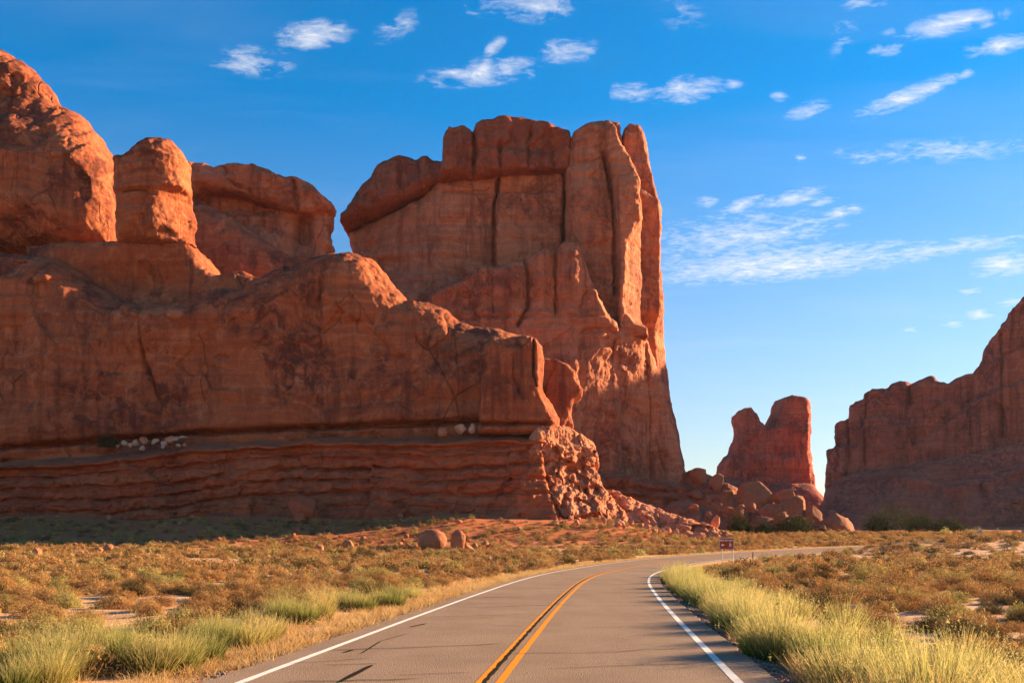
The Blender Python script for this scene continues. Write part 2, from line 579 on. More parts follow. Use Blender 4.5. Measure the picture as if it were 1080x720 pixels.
def grow(lims, step, ratio):
    a = [0.0]; s = step
    while a[-1] < lims:
        a.append(a[-1] + s)
        if a[-1] > 60: s *= ratio
    return np.array(a)


def build_ground():
    gx = grow(5000, 0.5, 1.055); xs = np.concatenate([-gx[:0:-1], gx])
    gy = grow(6000, 0.5, 1.045); ys = np.concatenate([-grow(300, 1.5, 1.3)[:0:-1], gy])
    X, Y = np.meshgrid(xs, ys, indexing='ij')
    Zg = ground_z(X, Y)
    n, m = X.shape
    V = np.stack([X.ravel(), Y.ravel(), Zg.ravel()], 1)
    i = np.arange(n - 1)[:, None] * m + np.arange(m - 1)[None]
    Q = np.stack([i, i + m, i + m + 1, i + 1], -1).reshape(-1, 4)
    m_, nt = new_mat('desert_soil')
    t = NT(nt)
    geo = t.n('ShaderNodeNewGeometry'); P = geo.outputs['Position']
    a = t.noise(P, 0.35, 6, 0.65)
    col = t.mix(t.ramp(a, [(0.38, 0.0), (0.62, 1.0)]), (0.56, 0.245, 0.11), (0.68, 0.40, 0.20))
    b = t.noise(P, 2.6, 8, 0.72)
    col = t.mix(t.ramp(b, [(0.46, 0.0), (0.66, 1.0)]), col, (0.74, 0.51, 0.28))
    c = t.noise(P, 22, 5, 0.7)
    sp = t.n('ShaderNodeSeparateXYZ'); t.l(P, sp.inputs[0])
    red = t.ramp(t.math('ADD', t.math('MULTIPLY', t.math('SUBTRACT', sp.outputs[1], 112.0), 0.025), t.math('SUBTRACT', a, 0.5)), [(0.0, 0.0), (0.6, 1.0)])
    col = t.mix(red, col, t.mix(b, (0.54, 0.115, 0.033), (0.62, 0.22, 0.09)))
    col = t.mix(1.0, col, t.ramp(c, [(0.3, 0.6), (0.65, 1.08)]), 'MULTIPLY')
    bs = t.n('ShaderNodeBsdfPrincipled'); bs.inputs['Roughness'].default_value = 0.95
    bs.inputs['Specular IOR Level'].default_value = 0.1
    t.l(col, bs.inputs['Base Color'])
    bp = t.n('ShaderNodeBump'); bp.inputs['Distance'].default_value = 0.08; bp.inputs['Strength'].default_value = 0.8
    t.l(t.math('ADD', b, t.math('MULTIPLY', c, 0.4)), bp.inputs['Height']); t.l(bp.outputs[0], bs.inputs['Normal'])
    o = t.n('ShaderNodeOutputMaterial'); t.l(bs.outputs[0], o.inputs[0])
    return tag(mesh_obj('ground', V, [Q], m_), kind='structure')


build_ground()


def ribbon(o0, o1, dz, i0=0, i1=None, wob=0.0, sub=1, seed=1, skirt=0.0):
    """strip between two offsets from the centre line."""
    i1 = len(RC) if i1 is None else i1
    tt = np.arange(i0, i1 - 1 + 1e-6, 1.0 / sub)
    ii = np.clip(tt.astype(int), 0, len(RC) - 2); f = (tt - ii)[:, None]
    C = RC[ii] * (1 - f) + RC[ii + 1] * f
    N = RN[ii] * (1 - f) + RN[ii + 1] * f
    arc = RARC[ii] * (1 - f[:, 0]) + RARC[ii + 1] * f[:, 0]
    w0 = wob * fbm(arc * 2.1, arc * 0 + seed, arc * 0, 4); w1 = wob * fbm(arc * 2.1, arc * 0 + seed + 7, arc * 0, 4)
    offs = [np.full(len(C), o0) + w0, np.full(len(C), o1) + w1]
    rows = []
    for k_, of in enumerate(offs):
        p = C + N * of[:, None]
        z = base_z(p[:, 1]) + dz
        rows.append(np.column_stack([p, z]))
    if skirt:
        a = rows[0].copy(); a[:, 2] -= skirt; b = rows[1].copy(); b[:, 2] -= skirt
        rows = [a] + rows + [b]
    n = len(C); V = np.vstack(rows)
    Q = []
    for r in range(len(rows) - 1):
        i = np.arange(n - 1) + r * n
        Q.append(np.stack([i, i + n, i + n + 1, i + 1], 1)[:, ::-1])
    return V, [np.vstack(Q)]


def road_mats():
    m, nt = new_mat('worn_asphalt')
    t = NT(nt)
    geo = t.n('ShaderNodeNewGeometry'); P = geo.outputs['Position']
    a = t.noise(P, 0.6, 5, 0.6)
    col = t.mix(t.ramp(a, [(0.35, 0.0), (0.65, 1.0)]), (0.32, 0.212, 0.138), (0.27, 0.178, 0.115))
    st = t.noise(t.mapping(P, (1.4, 0.07, 1), rot=(0, 0, -0.10)), 1.0, 4, 0.6)
    col = t.mix(t.math('MULTIPLY', t.ramp(st, [(0.45, 0.0), (0.65, 1.0)]), 0.35), col, (0.33, 0.235, 0.165))
    pt = t.noise(P, 0.22, 4, 0.6)
    col = t.mix(t.math('MULTIPLY', t.ramp(pt, [(0.5, 0.0), (0.62, 1.0)]), 0.3), col, (0.20, 0.135, 0.092))
    c = t.noise(P, 60, 4, 0.7)
    col = t.mix(1.0, col, t.ramp(c, [(0.3, 0.66), (0.7, 1.2)]), 'MULTIPLY')
    v = t.n('ShaderNodeTexVoronoi'); v.inputs['Scale'].default_value = 45; t.l(P, v.inputs['Vector'])
    bs = t.n('ShaderNodeBsdfPrincipled'); bs.inputs['Roughness'].default_value = 0.9
    bs.inputs['Specular IOR Level'].default_value = 0.06
    t.l(col, bs.inputs['Base Color'])
    bp = t.n('ShaderNodeBump'); bp.inputs['Distance'].default_value = 0.012; bp.inputs['Strength'].default_value = 0.6
    t.l(v.outputs[0], bp.inputs['Height']); t.l(bp.outputs[0], bs.inputs['Normal'])
    o = t.n('ShaderNodeOutputMaterial'); t.l(bs.outputs[0], o.inputs[0])

    def paint(name, c, c2, thr):
        m2, nt2 = new_mat(name)
        t = NT(nt2)
        geo = t.n('ShaderNodeNewGeometry'); P = geo.outputs['Position']
        a = t.noise(P, 3.0, 8, 0.75)
        b = t.noise(P, 45, 4, 0.7)
        col = t.mix(t.ramp(t.math('ADD', t.math('MULTIPLY', a, .5), t.math('MULTIPLY', b, .5)), [(thr, 0.0), (thr + .1, 1.0)]), c, c2)
        bs = t.n('ShaderNodeBsdfPrincipled'); bs.inputs['Roughness'].default_value = 0.85; bs.inputs['Specular IOR Level'].default_value = 0.1
        t.l(col, bs.inputs['Base Color'])
        o = t.n('ShaderNodeOutputMaterial'); t.l(bs.outputs[0], o.inputs[0])
        return m2
    return (m, paint('white_road_paint', (0.72, 0.68, 0.60), (0.42, 0.36, 0.29), 0.54), paint('yellow_road_paint', (0.74, 0.235, 0.010), (0.50, 0.20, 0.04), 0.54),
            plain_mat('crack_filler', (0.018, 0.013, 0.009), 0.95, (0.03, 0.021, 0.014), spec=0.03))


M_ROAD, M_WHITE, M_YEL, M_TAR = road_mats()
V, Q = ribbon(-3.98, 4.02, 0.0, wob=0.05, sub=3, skirt=0.25)
road = tag(mesh_obj('road', V, Q, M_ROAD, smooth=False), kind='structure')
for (a, b, mt, nm) in ((-3.52, -3.39, M_WHITE, 'edge_line'), (3.37, 3.50, M_WHITE, 'edge_line'), (-0.20, -0.10, M_YEL, 'centre_line'), (0.07, 0.19, M_YEL, 'centre_line')):
    V, Q = ribbon(a, b, 0.004, sub=2, wob=0.006, seed=a)
    tag(mesh_obj(nm, V, Q, mt, road), kind='structure')
V, Q = ribbon(-0.115, -0.045, 0.008, sub=8, wob=0.022, seed=4)
tag(mesh_obj('sealed_crack', V, Q, M_TAR, road), kind='structure')


def px_ground(px, py):
    """photo pixel of a ground point -> x, y."""
    y = np.linspace(4, 260, 4000)
    r = HZ + F * (CAMZ - base_z(y)) / y
    d = np.interp(-py, -r, y) if r[0] > r[-1] else 0
    return (px - 540) / F * d, float(d)


def crack(pts, w, seed):
    G = np.array([px_ground(*p) for p in pts])
    n = 40
    s = np.linspace(0, len(G) - 1, n)
    C = np.stack([np.interp(s, np.arange(len(G)), G[:, 0]), np.interp(s, np.arange(len(G)), G[:, 1])], 1)
    C[:, 1] += 0.12 * fbm(C[:, 0] * 1.3, C[:, 0] * 0 + seed, C[:, 0] * 0, 4)
    tg = np.gradient(C, axis=0); tg /= np.linalg.norm(tg, axis=1)[:, None] + 1e-9
    N = np.stack([-tg[:, 1], tg[:, 0]], 1)
    ww = w * (0.65 + 0.5 * np.abs(fbm(s * .6, s * 0 + seed, s * 0, 3))) * np.clip(np.minimum(s, len(G) - 1 - s) * 6 + .15, 0, 1)
    A = C + N * ww[:, None] / 2; B = C - N * ww[:, None] / 2
    V = np.vstack([np.column_stack([A, base_z(A[:, 1]) + .012]), np.column_stack([B, base_z(B[:, 1]) + .012])])
    i = np.arange(n - 1)
    tag(mesh_obj('sealed_crack', V, [np.stack([i, i + n, i + n + 1, i + 1], 1)], M_TAR, road), kind='structure')


for k_, (pts, w) in enumerate((([(347, 686), (420, 683), (450, 682), (530, 679)], .05), ([(363, 688), (372, 685.5)], .10), ([(340, 701), (400, 700)], .04), ([(357, 720), (378, 709), (393, 701)], .10),
                               ([(300, 719), (445, 716)], .05), ([(528, 689), (640, 688), (680, 685), (740, 684)], .035), ([(432, 661), (450, 657.5)], .09), ([(440, 651), (560, 647.5)], .05),
                               ([(450, 653), (540, 650)], .03), ([(480, 641), (610, 637)], .06), ([(545, 624), (650, 622)], .05), ([(470, 631), (560, 629)], .06), ([(556, 617), (640, 615)], .05), ([(575, 705), (660, 702), (735, 700)], .035), ([(610, 662), (705, 659)], .03), ([(300, 700), (395, 694)], .03), ([(415, 712), (498, 709)], .03), ([(590, 640), (690, 638)], .03), ([(380, 690), (402, 676), (430, 668)], .03), ([(520, 660), (556, 660)], .04))):
    crack(pts, w, k_)


# ------------------------------------------------------------------ the long left wall
def left_wall():
    root = thing('sandstone_cliff', 'long red sandstone cliff with dome, knob and layered foot left of the road', 'cliff', (0, 0, 0))
    # main wall
    wall = [(-150, 255), (-60, 258), (0, 262), (50, 267), (75, 284), (100, 302), (120, 311), (145, 317), (180, 318), (200, 312), (215, 305), (240, 301), (256, 302), (268, 292), (290, 284),
            (310, 276), (328, 268), (345, 263), (368, 262), (388, 269), (403, 283), (415, 300), (428, 313), (452, 317), (470, 324), (484, 338), (500, 342), (530, 343), (545, 351), (560, 354), (560, 480), (-150, 510)]

    def wall_field(S, Z, PX, PY):
        y = 0
        # hollow under the saddle and undercut line above the foot
        y = y + 2.2 * np.exp(-((PX - 190) / 80) ** 2) * sstep(330, 380, PY)
        d = line_dist([(145, 335), (145, 375), (165, 425)], PX, PY)
        y = y - 1.0 * sstep(0, 4, (PX - np.interp(PY, [318, 335, 375, 425, 470], [115, 140, 146, 165, 168])))
        # diagonal slab edge on the right half of the wall
        e = np.interp(PX, [320, 350, 390, 430, 450], [300, 318, 345, 378, 410])
        y = y + 0.9 * sstep(-2, 4, PY - e) * sstep(318, 330, PX) * sstep(470, 440, PX)
        led = np.interp(PX, [-150, 0, 200, 350, 510, 600], [482, 472, 456, 450, 444, 444])
        y = y + 3.2 * np.exp(-((PY - led) / 2.6) ** 2)
        return y
    carve('rock_wall', root, ROCK['wall'], [
        Block(wall, 163, 30, Dp=169, R=6.5, Rd=8, rough=(0.8, 0.09), edge=(0.35, 0.3), slope=(300, 440, 0.0, 0.10), cracks=[([(140, 318), (146, 375), (166, 426)], 1.6, 0.9), ([(335, 290), (337, 380)], 1.2, .6)], field=wall_field, strata=(0.22, 0.35, 0.0), seed=1)],
        0.26, disp=((0.22, 0.35), (0.10, 1.1)))
    bowl = [(30, 262), (80, 255), (125, 254), (180, 252), (196, 250), (205, 265), (213, 281), (225, 286), (240, 287), (257, 286), (278, 294), (290, 330), (30, 340)]
    carve('hollow', root, ROCK['wall'], [Block(bowl, 174, 22, R=4, Rd=3, rough=(0.8, 0.1), edge=(0.4, 0.3), field=lambda S, Z, PX, PY: 3.5 * np.exp(-(((PX - 150) / 60) ** 2 + ((PY - 295) / 24) ** 2)), seed=2)], 0.3)
    dome = [(-150, 60), (-90, 40), (-50, 38), (-20, 42), (0, 48), (20, 60), (40, 77), (55, 97), (64, 111), (76, 140), (90, 183), (103, 213), (112, 240), (118, 275), (-150, 280)]
    dome2 = [(28, 96), (48, 98), (64, 105), (80, 116), (97, 137), (110, 158), (122, 180), (128, 215), (135, 272), (40, 272)]

    def dome_field(S, Z, PX, PY):
        y = 11 * sstep(178, 60, PY) ** 1.3
        pits = perlin(S * .28, Z * 0 + 4, Z * .2)
        y = y + 1.1 * sstep(.15, .5, pits) * sstep(160, 130, PY)
        y = y + 1.2 * np.exp(-((PY - 256) / 2.2) ** 2)
        return y
    carve('dome', root, ROCK['wall'], [
        Block(dome, 180, 26, Dp=197, R=9, Rd=9, rough=(0.7, 0.10), edge=(0.5, 0.25), zs=2.0, cracks=[([(70, 120), (80, 160), (100, 205), (114, 250)], 1.6, 1.5)], field=dome_field, strata=(0.45, 0.3, 0.05), seed=3),
        Block(dome2, 182, 22, Dp=193, R=7, Rd=7, rough=(0.6, 0.12), edge=(0.4, 0.3), field=dome_field, seed=4)], 0.3, k=2.5)
    knob = [(124, 258), (122, 225), (120, 190), (119, 172), (122, 166), (137, 162), (143, 155), (150, 149), (160, 144.5), (170, 144), (181, 148), (190, 158), (195, 168), (197, 183), (197, 197), (199, 215), (204, 229), (203, 236), (200, 243), (203, 258)]

    def knob_field(S, Z, PX, PY):
        f = 0.9 * np.maximum(0, PX - 161) * .174 * sstep(192, 198, PY) * sstep(252, 244, PY)
        return f + 0.8 * np.exp(-((PY - 199) / 1.6) ** 2) * sstep(168, 150, PX)
    carve('balanced_knob', root, ROCK['wall'], [Block(knob, 172, 10, R=4.5, Rd=4.5, rough=(0.6, 0.16), edge=(0.4, 0.35), field=knob_field, strata=(0.3, 0.5, 0), seed=5, cracks=[([(128, 200), (150, 199), (162, 204)], 1.3, .8)])], 0.26)
    hill = [(170, 205), (196, 203), (205, 208), (225, 217), (250, 232), (280, 252), (300, 266), (330, 282), (350, 330), (170, 330)]
    carve('rounded_slope', root, ROCK['wall'], [Block(hill, 205, 22, R=9, Rd=6, rough=(0.5, 0.1), edge=(0.3, 0.25), slope=(250, 270, 0, 0.25), seed=6)], 0.36)
    fin = [(505, 458), (506, 400), (507, 374), (512, 364), (519, 359), (535, 355), (547, 353), (556, 353), (566, 357), (573, 367), (574, 385), (573, 400), (572, 408), (577, 417), (585, 428), (591, 440), (590, 458)]

    def fin_field(S, Z, PX, PY):
        y = 1.4 * np.maximum(0, PX - np.interp(PY, [350, 400, 412, 440], [566, 566, 566, 580])) * .158
        return y + 2.0 * np.exp(-((PY - 446) / 2.2) ** 2) * sstep(585, 575, PX)
    carve('end_block', root, ROCK['wall'], [Block(fin, 158, 12, R=1.3, Rd=1.5, rough=(0.45, 0.2), edge=(0.25, 0.5), field=fin_field, cracks=[([(563, 357), (562, 385), (565, 407)], 1.0, 1.6), ([(541, 375), (541, 398), (552, 420)], .8, .5), ([(547, 354), (549, 366)], 1.2, .8)], seed=7)], 0.2, disp=((0.15, .5), (.07, 1.6)))
    fin2 = [(568, 458), (570, 400), (571, 377), (580, 377), (592, 381), (600, 385), (607, 391), (609, 402), (616, 410), (613, 418), (605, 422), (603, 434), (605, 458)]
    carve('thin_fin', root, ROCK['wall'], [Block(fin2, 166, 7, R=0.7, Rd=0.9, rough=(0.35, 0.25), edge=(0.2, 0.9), slope=(590, 420, 0.12, 0), seed=8)], 0.2, disp=((0.12, .5), (.06, 1.6)))
    # layered foot
    foot = [(-150, 492), (-60, 482), (0, 477), (60, 471), (130, 466), (200, 460), (350, 454), (510, 448), (556, 447), (570, 449), (576, 462), (572, 490), (580, 520), (588, 545), (594, 585), (-150, 600)]

    def foot_field(S, Z, PX, PY):
        top = np.interp(PX, [-150, 0, 200, 350, 510, 600], [490, 478, 460, 454, 448, 448])
        v = (PY - top) * (1 + .22 * perlin(S * .035, Z * 0 + 4, Z * .05))    # pixels below the rim
        v = v + 4.0 * perlin(S * .06, Z * 0, Z * .02 + 3) + 2.2 * perlin(S * .22, Z * 0, Z * .25 + 6) + .9 * perlin(S * .8, Z * 0, Z * .8 + 6)
        fl = np.floor(S / 8.5 + .5 * perlin(S * .06, Z * 0 + 2, Z * .12)); fj = np.sin(fl * 78.233 + 1.7) * 43758.5453; fj = fj - np.floor(fj)
        v = v + 6.5 * (fj - .5) * sstep(14, 24, v)
        y = 8.0 * sstep(17, 0, v)                      # sloping shelf on top
        prof = np.interp(v, [0, 16, 18, 21, 26, 27.5, 31, 39, 41, 45, 52, 53.5, 57, 66, 68, 71, 80, 82, 90, 130],
                         [0, 0, 1.8, 1.5, 0.7, 1.6, .7, .5, 1.5, .3, .1, .9, -.2, -.3, .5, -.5, -.8, -.5, -1.6, -4.5])
        blocks = np.floor(S * .33 + np.floor(v / 13) * .37 + .5 * perlin(S * .1, Z * .2, Z * 0))
        j = np.sin(blocks * 12.9898) * 43758.5453; j = j - np.floor(j)
        rug = sstep(16, 20, v)
        return y + 1.5 * prof * (.75 + .5 * perlin(S * .12, Z * 0 + 9, Z * .3)) + rug * (0.9 * (j - .5)) + rug * .28 * facets(S * .55, Z * 1.25, 1.5, 12, .5, 1.2) + rug * .35 * fbm(S * .5, Z * 0 + 2, Z * .9, 4)
    carve('layered_foot', root, ROCK['base'], [Block(foot, 156, 14, R=0.8, Rd=0.8, rough=(0.35, 0.16), edge=(0.1, 0.5), field=foot_field, seed=9, rback=False)], 0.2, disp=((0.16, .6), (.08, 1.7)))
    # rubbly sunlit end of the foot
    rub = [(556, 470), (562, 453), (575, 449), (590, 447), (602, 448), (612, 453), (624, 458), (633, 466), (635, 480), (635, 495), (640, 510), (650, 522), (668, 545), (690, 585), (580, 585), (586, 545), (579, 522), (566, 500)]

    def rub_field(S, Z, PX, PY):
        y = 0.75 * np.maximum(0, PX - np.interp(PY, [450, 500, 560], [568, 574, 590])) * .16
        y = y + 1.6 * np.exp(-((PX - 625) / 12) ** 2 - ((PY - 492) / 10) ** 2)
        r = perlin(S * .42, Z * 0 + 3, Z * .42)
        r2 = perlin(S * .95, Z * 0 + 8, Z * .95)
        amp = sstep(460, 474, PY)
        return y + amp * (0.42 * facets(S + .6 * r, Z, 3.6, 1, 1.0, 1.0, .1) + .5 * facets(S + .3 * r2, Z + .4 * r2, 1.6, 2, 1.2, 1.0, .1) + .6 * facets(S, Z, .8, 3, 1.2, 1.0, .08)) + amp * 1.6 * sstep(.25, .5, perlin(S * .3 + 7, Z * 0, Z * .3)) - 3.5 * sstep(505, 560, PY)
    carve('rubbly_end', root, ROCK['rubble'], [Block(rub, 157, 20, R=1.5, Rd=1.2, rough=(0.5, 0.3), edge=(0.4, 0.5), field=rub_field, seed=10)], 0.15, disp=((0.10, .9), (.08, 2.1)), smooth=False)
    tal = [(588, 548), (600, 520), (630, 513), (650, 513), (665, 521), (685, 529), (705, 538), (725, 546), (748, 553), (775, 563), (790, 578), (585, 582)]

    def tal_field(S, Z, PX, PY):
        return 9 * sstep(572, 515, PY) + .38 * facets(S, Z * 1.5, 3.2, 4, 1.0) + .5 * facets(S, Z * 1.4, 1.4, 5, .9, 1.3) + .4 * facets(S, Z * 1.3, .7, 6, .9, 1.3)
    carve('talus', root, ROCK['rubble'], [Block(tal, 162, 26, R=1.5, Rd=1.5, rough=(0.5, 0.2), edge=(0.5, 0.4), field=tal_field, seed=11)], 0.22, disp=((0.12, .8), (.08, 2.0)), smooth=False)
    return root


left_wall()


def back_outcrop():
    root = thing('rock_outcrop', 'flat topped overhanging outcrop behind the knob, in front of blue sky', 'rock outcrop')
    up = [(186, 215), (190, 180), (193, 174), (199, 171), (212, 173), (225, 174), (240, 172), (252, 173), (268, 174), (281, 180), (300, 187), (318, 190), (332, 196), (344, 208), (351, 215), (349, 222), (330, 224), (312, 222), (290, 216), (255, 206), (215, 200)]
    lo = [(186, 200), (215, 196), (260, 205), (300, 212), (349, 218), (350, 234), (347, 245), (350, 258), (345, 285), (190, 300)]

    def lo_field(S, Z, PX, PY):
        y = 5.0 * np.exp(-(((PX - 318) / 9) ** 2 + ((PY - 242) / 15) ** 4)) + 3.5 * sstep(308, 285, PX) * sstep(232, 214, PY) * sstep(196, 206, PY)
        return y - 7 * sstep(232, 275, PY) * sstep(312, 285, PX) - 1.0 * sstep(326, 332, PX)
    carve('caprock', root, ROCK['butte'], [
        Block(up, 227, 9, R=1.8, Rd=2.2, rough=(1.1, 0.12), edge=(0.7, 0.2), strata=(0.5, 0.5, 0), seed=21, cracks=[([(235, 174), (240, 190), (262, 200)], 1.6, 1.5), ([(310, 190), (312, 222)], 1.8, 2.0)]),
        Block(lo, 231, 9, R=2.5, Rd=3, rough=(1.2, 0.14), edge=(0.5, 0.25), field=lo_field, seed=22)], 0.36, k=0.8)


back_outcrop()


# ------------------------------------------------------------------ the great butte
def butte():
    def face(PX, PY):
        e = np.interp(PY, [340, 360, 380, 420, 460, 510], [640, 632, 622, 612, 600, 590])
        return np.minimum(19, .78 * np.maximum(0, PX - e) * .235)
    root = thing('butte', 'tall flat topped red sandstone butte rising behind the long wall', 'butte')
    D = 250
    wall = [(363, 236), (380, 226), (405, 219), (440, 204), (466, 184), (500, 176), (555, 172), (602, 170), (640, 185), (660, 520), (380, 540), (370, 300)]

    def wall_field(S, Z, PX, PY):
        y = -1.2 * sstep(0, 3, PX - np.interp(PY, [180, 215, 280], [527, 521, 521])) * sstep(300, 270, PY)
        y = y + 5 * sstep(470, 363, PX) + 0.5 * np.exp(-((PY - 197 - .02 * (PX - 500)) / 1.3) ** 2) * sstep(460, 470, PX)
        y = y - 5 * sstep(270, 330, PY) * sstep(520, 420, PX)
        return y
    carve('rock_wall', root, ROCK['butte'], [
        Block(wall, D, 40, R=5, Rd=3, rough=(1.0, 0.07), edge=(0.4, 0.2), slope=(500, 400, 0, 0.07), strata=(0.4, 0.25, 0.02), field=wall_field, seed=31,
              cracks=[([(527, 180), (523, 204), (521, 216), (521, 240), (521, 280)], 1.7, 3.2), ([(597, 160), (599, 193), (597, 230), (595, 262)], 2.6, 6.0), ([(466, 197), (547, 199), (596, 196)], .9, .7), ([(528, 248), (600, 252)], .8, .5)])], 0.42, disp=((0.3, .3), (.12, 1.0)))
    capl = [(362, 238), (363, 230), (368, 218), (375, 207), (388, 193), (394, 180), (401, 168), (415, 163), (429, 161), (438, 164), (447, 161), (453, 167), (468, 168), (474, 186), (448, 203), (418, 216), (392, 226), (374, 234)]
    capm = [(464, 190), (466, 165), (467, 146), (471, 138), (477, 135), (488, 134), (498, 138), (503, 131), (508, 128), (525, 122), (540, 122), (551, 120), (562, 125), (577, 133), (590, 137), (601, 142), (604, 165), (600, 180), (580, 180), (555, 182), (525, 183), (500, 185), (480, 186)]

    def cap_field(S, Z, PX, PY):
        y = 1.8 * np.abs(perlin(S * .13, Z * 0 + 1, Z * .03)) * 2 + 1.2 * np.abs(perlin(S * .3, Z * 0 + 4, Z * .16))
        y = y + 1.0 * np.exp(-((PY - 155 + 6 * perlin(S * .08, Z * 0, Z * 0)) / 3.0) ** 2) * sstep(500, 510, PX)
        return y - 1.6
    carve('caprock', root, ROCK['cap'], [
        Block(capl, D + 3, 34, R=2.4, Rd=3, rough=(1.1, 0.12), edge=(0.6, 0.25), field=cap_field, slope=(415, 195, -0.06, 0.35), seed=32, cracks=[([(420, 164), (422, 212)], 1.6, 1.5), ([(440, 164), (445, 203)], 1.4, 1.2)]),
        Block(capm, D - 1.0, 34, R=1.8, Rd=2.0, rough=(1.0, 0.14), edge=(0.5, 0.3), field=cap_field, seed=33, frac=(.2, 6, .8),
              cracks=[([(499, 136), (501, 160), (498, 184)], 2.0, 3.0), ([(527, 150), (528, 184)], 1.7, 2.0), ([(484, 140), (483, 186)], 1.2, 1.0), ([(560, 135), (556, 180)], 1.3, 1.2), ([(580, 140), (584, 180)], 1.2, 1.0)])], 0.42)
    pil = [(596, 300), (597, 175), (600, 150), (606, 142), (621, 135), (634, 133), (641, 135), (646, 142), (651, 160), (661, 174), (667, 190), (670, 206), (673, 237), (676, 277), (678, 300), (677, 335), (679, 362), (590, 362)]

    def pil_field(S, Z, PX, PY):
        e = np.interp(PY, [150, 200, 228, 240, 255, 272, 297, 313, 330, 350], [652, 671, 673, 667, 660, 657.5, 656.7, 655, 656, 672])
        y = 1.5 * np.maximum(0, PX - e) * .245 * sstep(226, 242, PY) * sstep(350, 336, PY)
        y = y + 1.2 * np.exp(-((PY - 163) / 4) ** 2) * sstep(615, 600, PX) + 3.4 * (np.abs(PX - 624) / 26) ** 2 * sstep(652, 640, PX)
        y = y - 3.2 * sstep(0, 5, PX - np.interp(PY, [159, 185, 211, 248, 307], [638, 644, 647, 649, 649])) + 2.0 * sstep(215, 150, PY) ** 2
        return y
    carve('buttress', root, ROCK['butte'], [Block(pil, D - 6, 30, Dp=251, R=2.0, Rd=2.0, rough=(0.8, 0.1), edge=(0.35, 0.25), field=pil_field, strata=(0.35, 0.3, 0), seed=34,
          cracks=[([(638, 156), (644, 185), (647, 211), (649, 248), (649, 310)], 1.7, 3.5), ([(604, 165), (625, 168), (640, 160)], 1.5, 1.0), ([(600, 215), (645, 222), (672, 236)], 1.0, .6)])], 0.36, disp=((0.25, .35), (.12, 1.1)))
    back = [(632, 185), (636, 134), (645, 130), (654, 130.5), (655.2, 142), (656.8, 141), (658, 134), (663, 130), (676, 131), (686, 139), (687, 155), (688, 174), (690, 186), (695, 197), (701, 215), (699, 232), (697, 248), (698, 262), (699, 278), (704, 322), (711, 359), (716, 400), (726, 451), (733, 492), (737, 515), (640, 530)]

    def back_field(S, Z, PX, PY):
        y = 1.6 * np.maximum(0, PX - np.interp(PY, [140, 200, 230, 300, 345, 400, 500], [677, 692, 696, 696, 694, 700, 724])) * .25
        y = y + 1.5 * np.abs(perlin(S * .12 + 4, Z * 0, Z * .05)) - 0.22 * np.maximum(0, 690 - PX) * .25 * sstep(360, 330, PY)
        return y + 7 * sstep(322, 350, PY)
    carve('side_tower', root, ROCK['butte'], [Block(back, D + 4, 34, Dp=254, R=1.5, Rd=1.6, rough=(1.0, 0.11), edge=(0.45, 0.25), field=back_field, strata=(0.4, 0.3, 0), seed=35, cracks=[([(656, 134), (657, 165), (668, 185)], 1.1, 3.0), ([(683, 178), (672, 190), (690, 205)], 1.4, 1.0)])], 0.4)
    low = [(430, 345), (455, 307), (480, 297), (500, 285), (518, 281), (538, 279), (555, 274), (565, 268), (577, 263), (586, 263), (592, 258), (600, 257), (610, 258), (615, 264), (618, 280), (622, 294), (631, 315), (641, 330), (652, 348), (660, 530), (430, 530)]

    def low_field(S, Z, PX, PY):
        y = 2.0 * np.abs(np.sin((PX - 586) / 31 * 3.14159)) ** 2 * -1 + 1.0
        y = y * sstep(345, 320, PY) - 0.8 * sstep(318, 335, PY)
        y = y + 0.9 * np.exp(-((PY - 334 + .02 * (PX - 560)) / 1.4) ** 2)
        return y - 2.5 * sstep(340, 420, PY) + 8 * sstep(343, 356, PY) * sstep(606, 622, PX)
    carve('column_row', root, ROCK['butte'], [Block(low, D - 14, 30, R=2.2, Rd=3.0, rough=(0.8, 0.13), edge=(0.4, 0.25), field=low_field, strata=(0.3, 0.3, 0), seed=36,
          cracks=[([(555, 273), (558, 300), (556, 325), (546, 343)], 1.7, 2.6), ([(586, 260), (586, 330)], 1.4, 2.0), ([(517, 285), (520, 330)], 1.2, 1.2)])], 0.36, disp=((0.25, .35), (.12, 1.1)))
    apr = [(520, 360), (560, 354), (600, 345), (630, 338), (655, 338), (678, 334), (691, 345), (701, 362), (709, 380), (716, 400), (723, 430), (731, 460), (738, 492), (742, 520), (560, 530)]

    def apr_field(S, Z, PX, PY):
        y = face(PX, PY)
        y = y + 1.1 * np.abs(perlin(S * .16, Z * 0 + 6, Z * .035)) * sstep(630, 660, PX) + 1.2 * sstep(0, 4, PX - np.interp(PY, [350, 430, 500], [683, 688, 694]))
        return y - 1.2 * np.abs(perlin(S * .2, Z * 0 + 6, Z * .2)) * sstep(395, 370, PY)
    carve('apron', root, ROCK['butte'], [Block(apr, D - 17, 30, R=3, Rd=3, rough=(0.7, 0.12), edge=(0.35, 0.25), field=apr_field, slope=(640, 500, 0, 0.10), strata=(0.3, 0.35, 0), seed=37,
          cracks=[([(652, 352), (648, 372)], 1.4, 1.6), ([(690, 350), (697, 420), (700, 505)], 1.5, 1.2), ([(640, 466), (668, 470)], .9, .6), ([(705, 452), (714, 490)], 1.0, .9)])], 0.36, disp=((0.25, .35), (.14, 1.1)))
    ben = [(600, 505), (635, 499), (660, 500), (700, 506), (728, 508), (736, 495), (744, 494), (756, 500), (766, 506), (780, 515), (800, 535), (815, 585), (600, 585)]

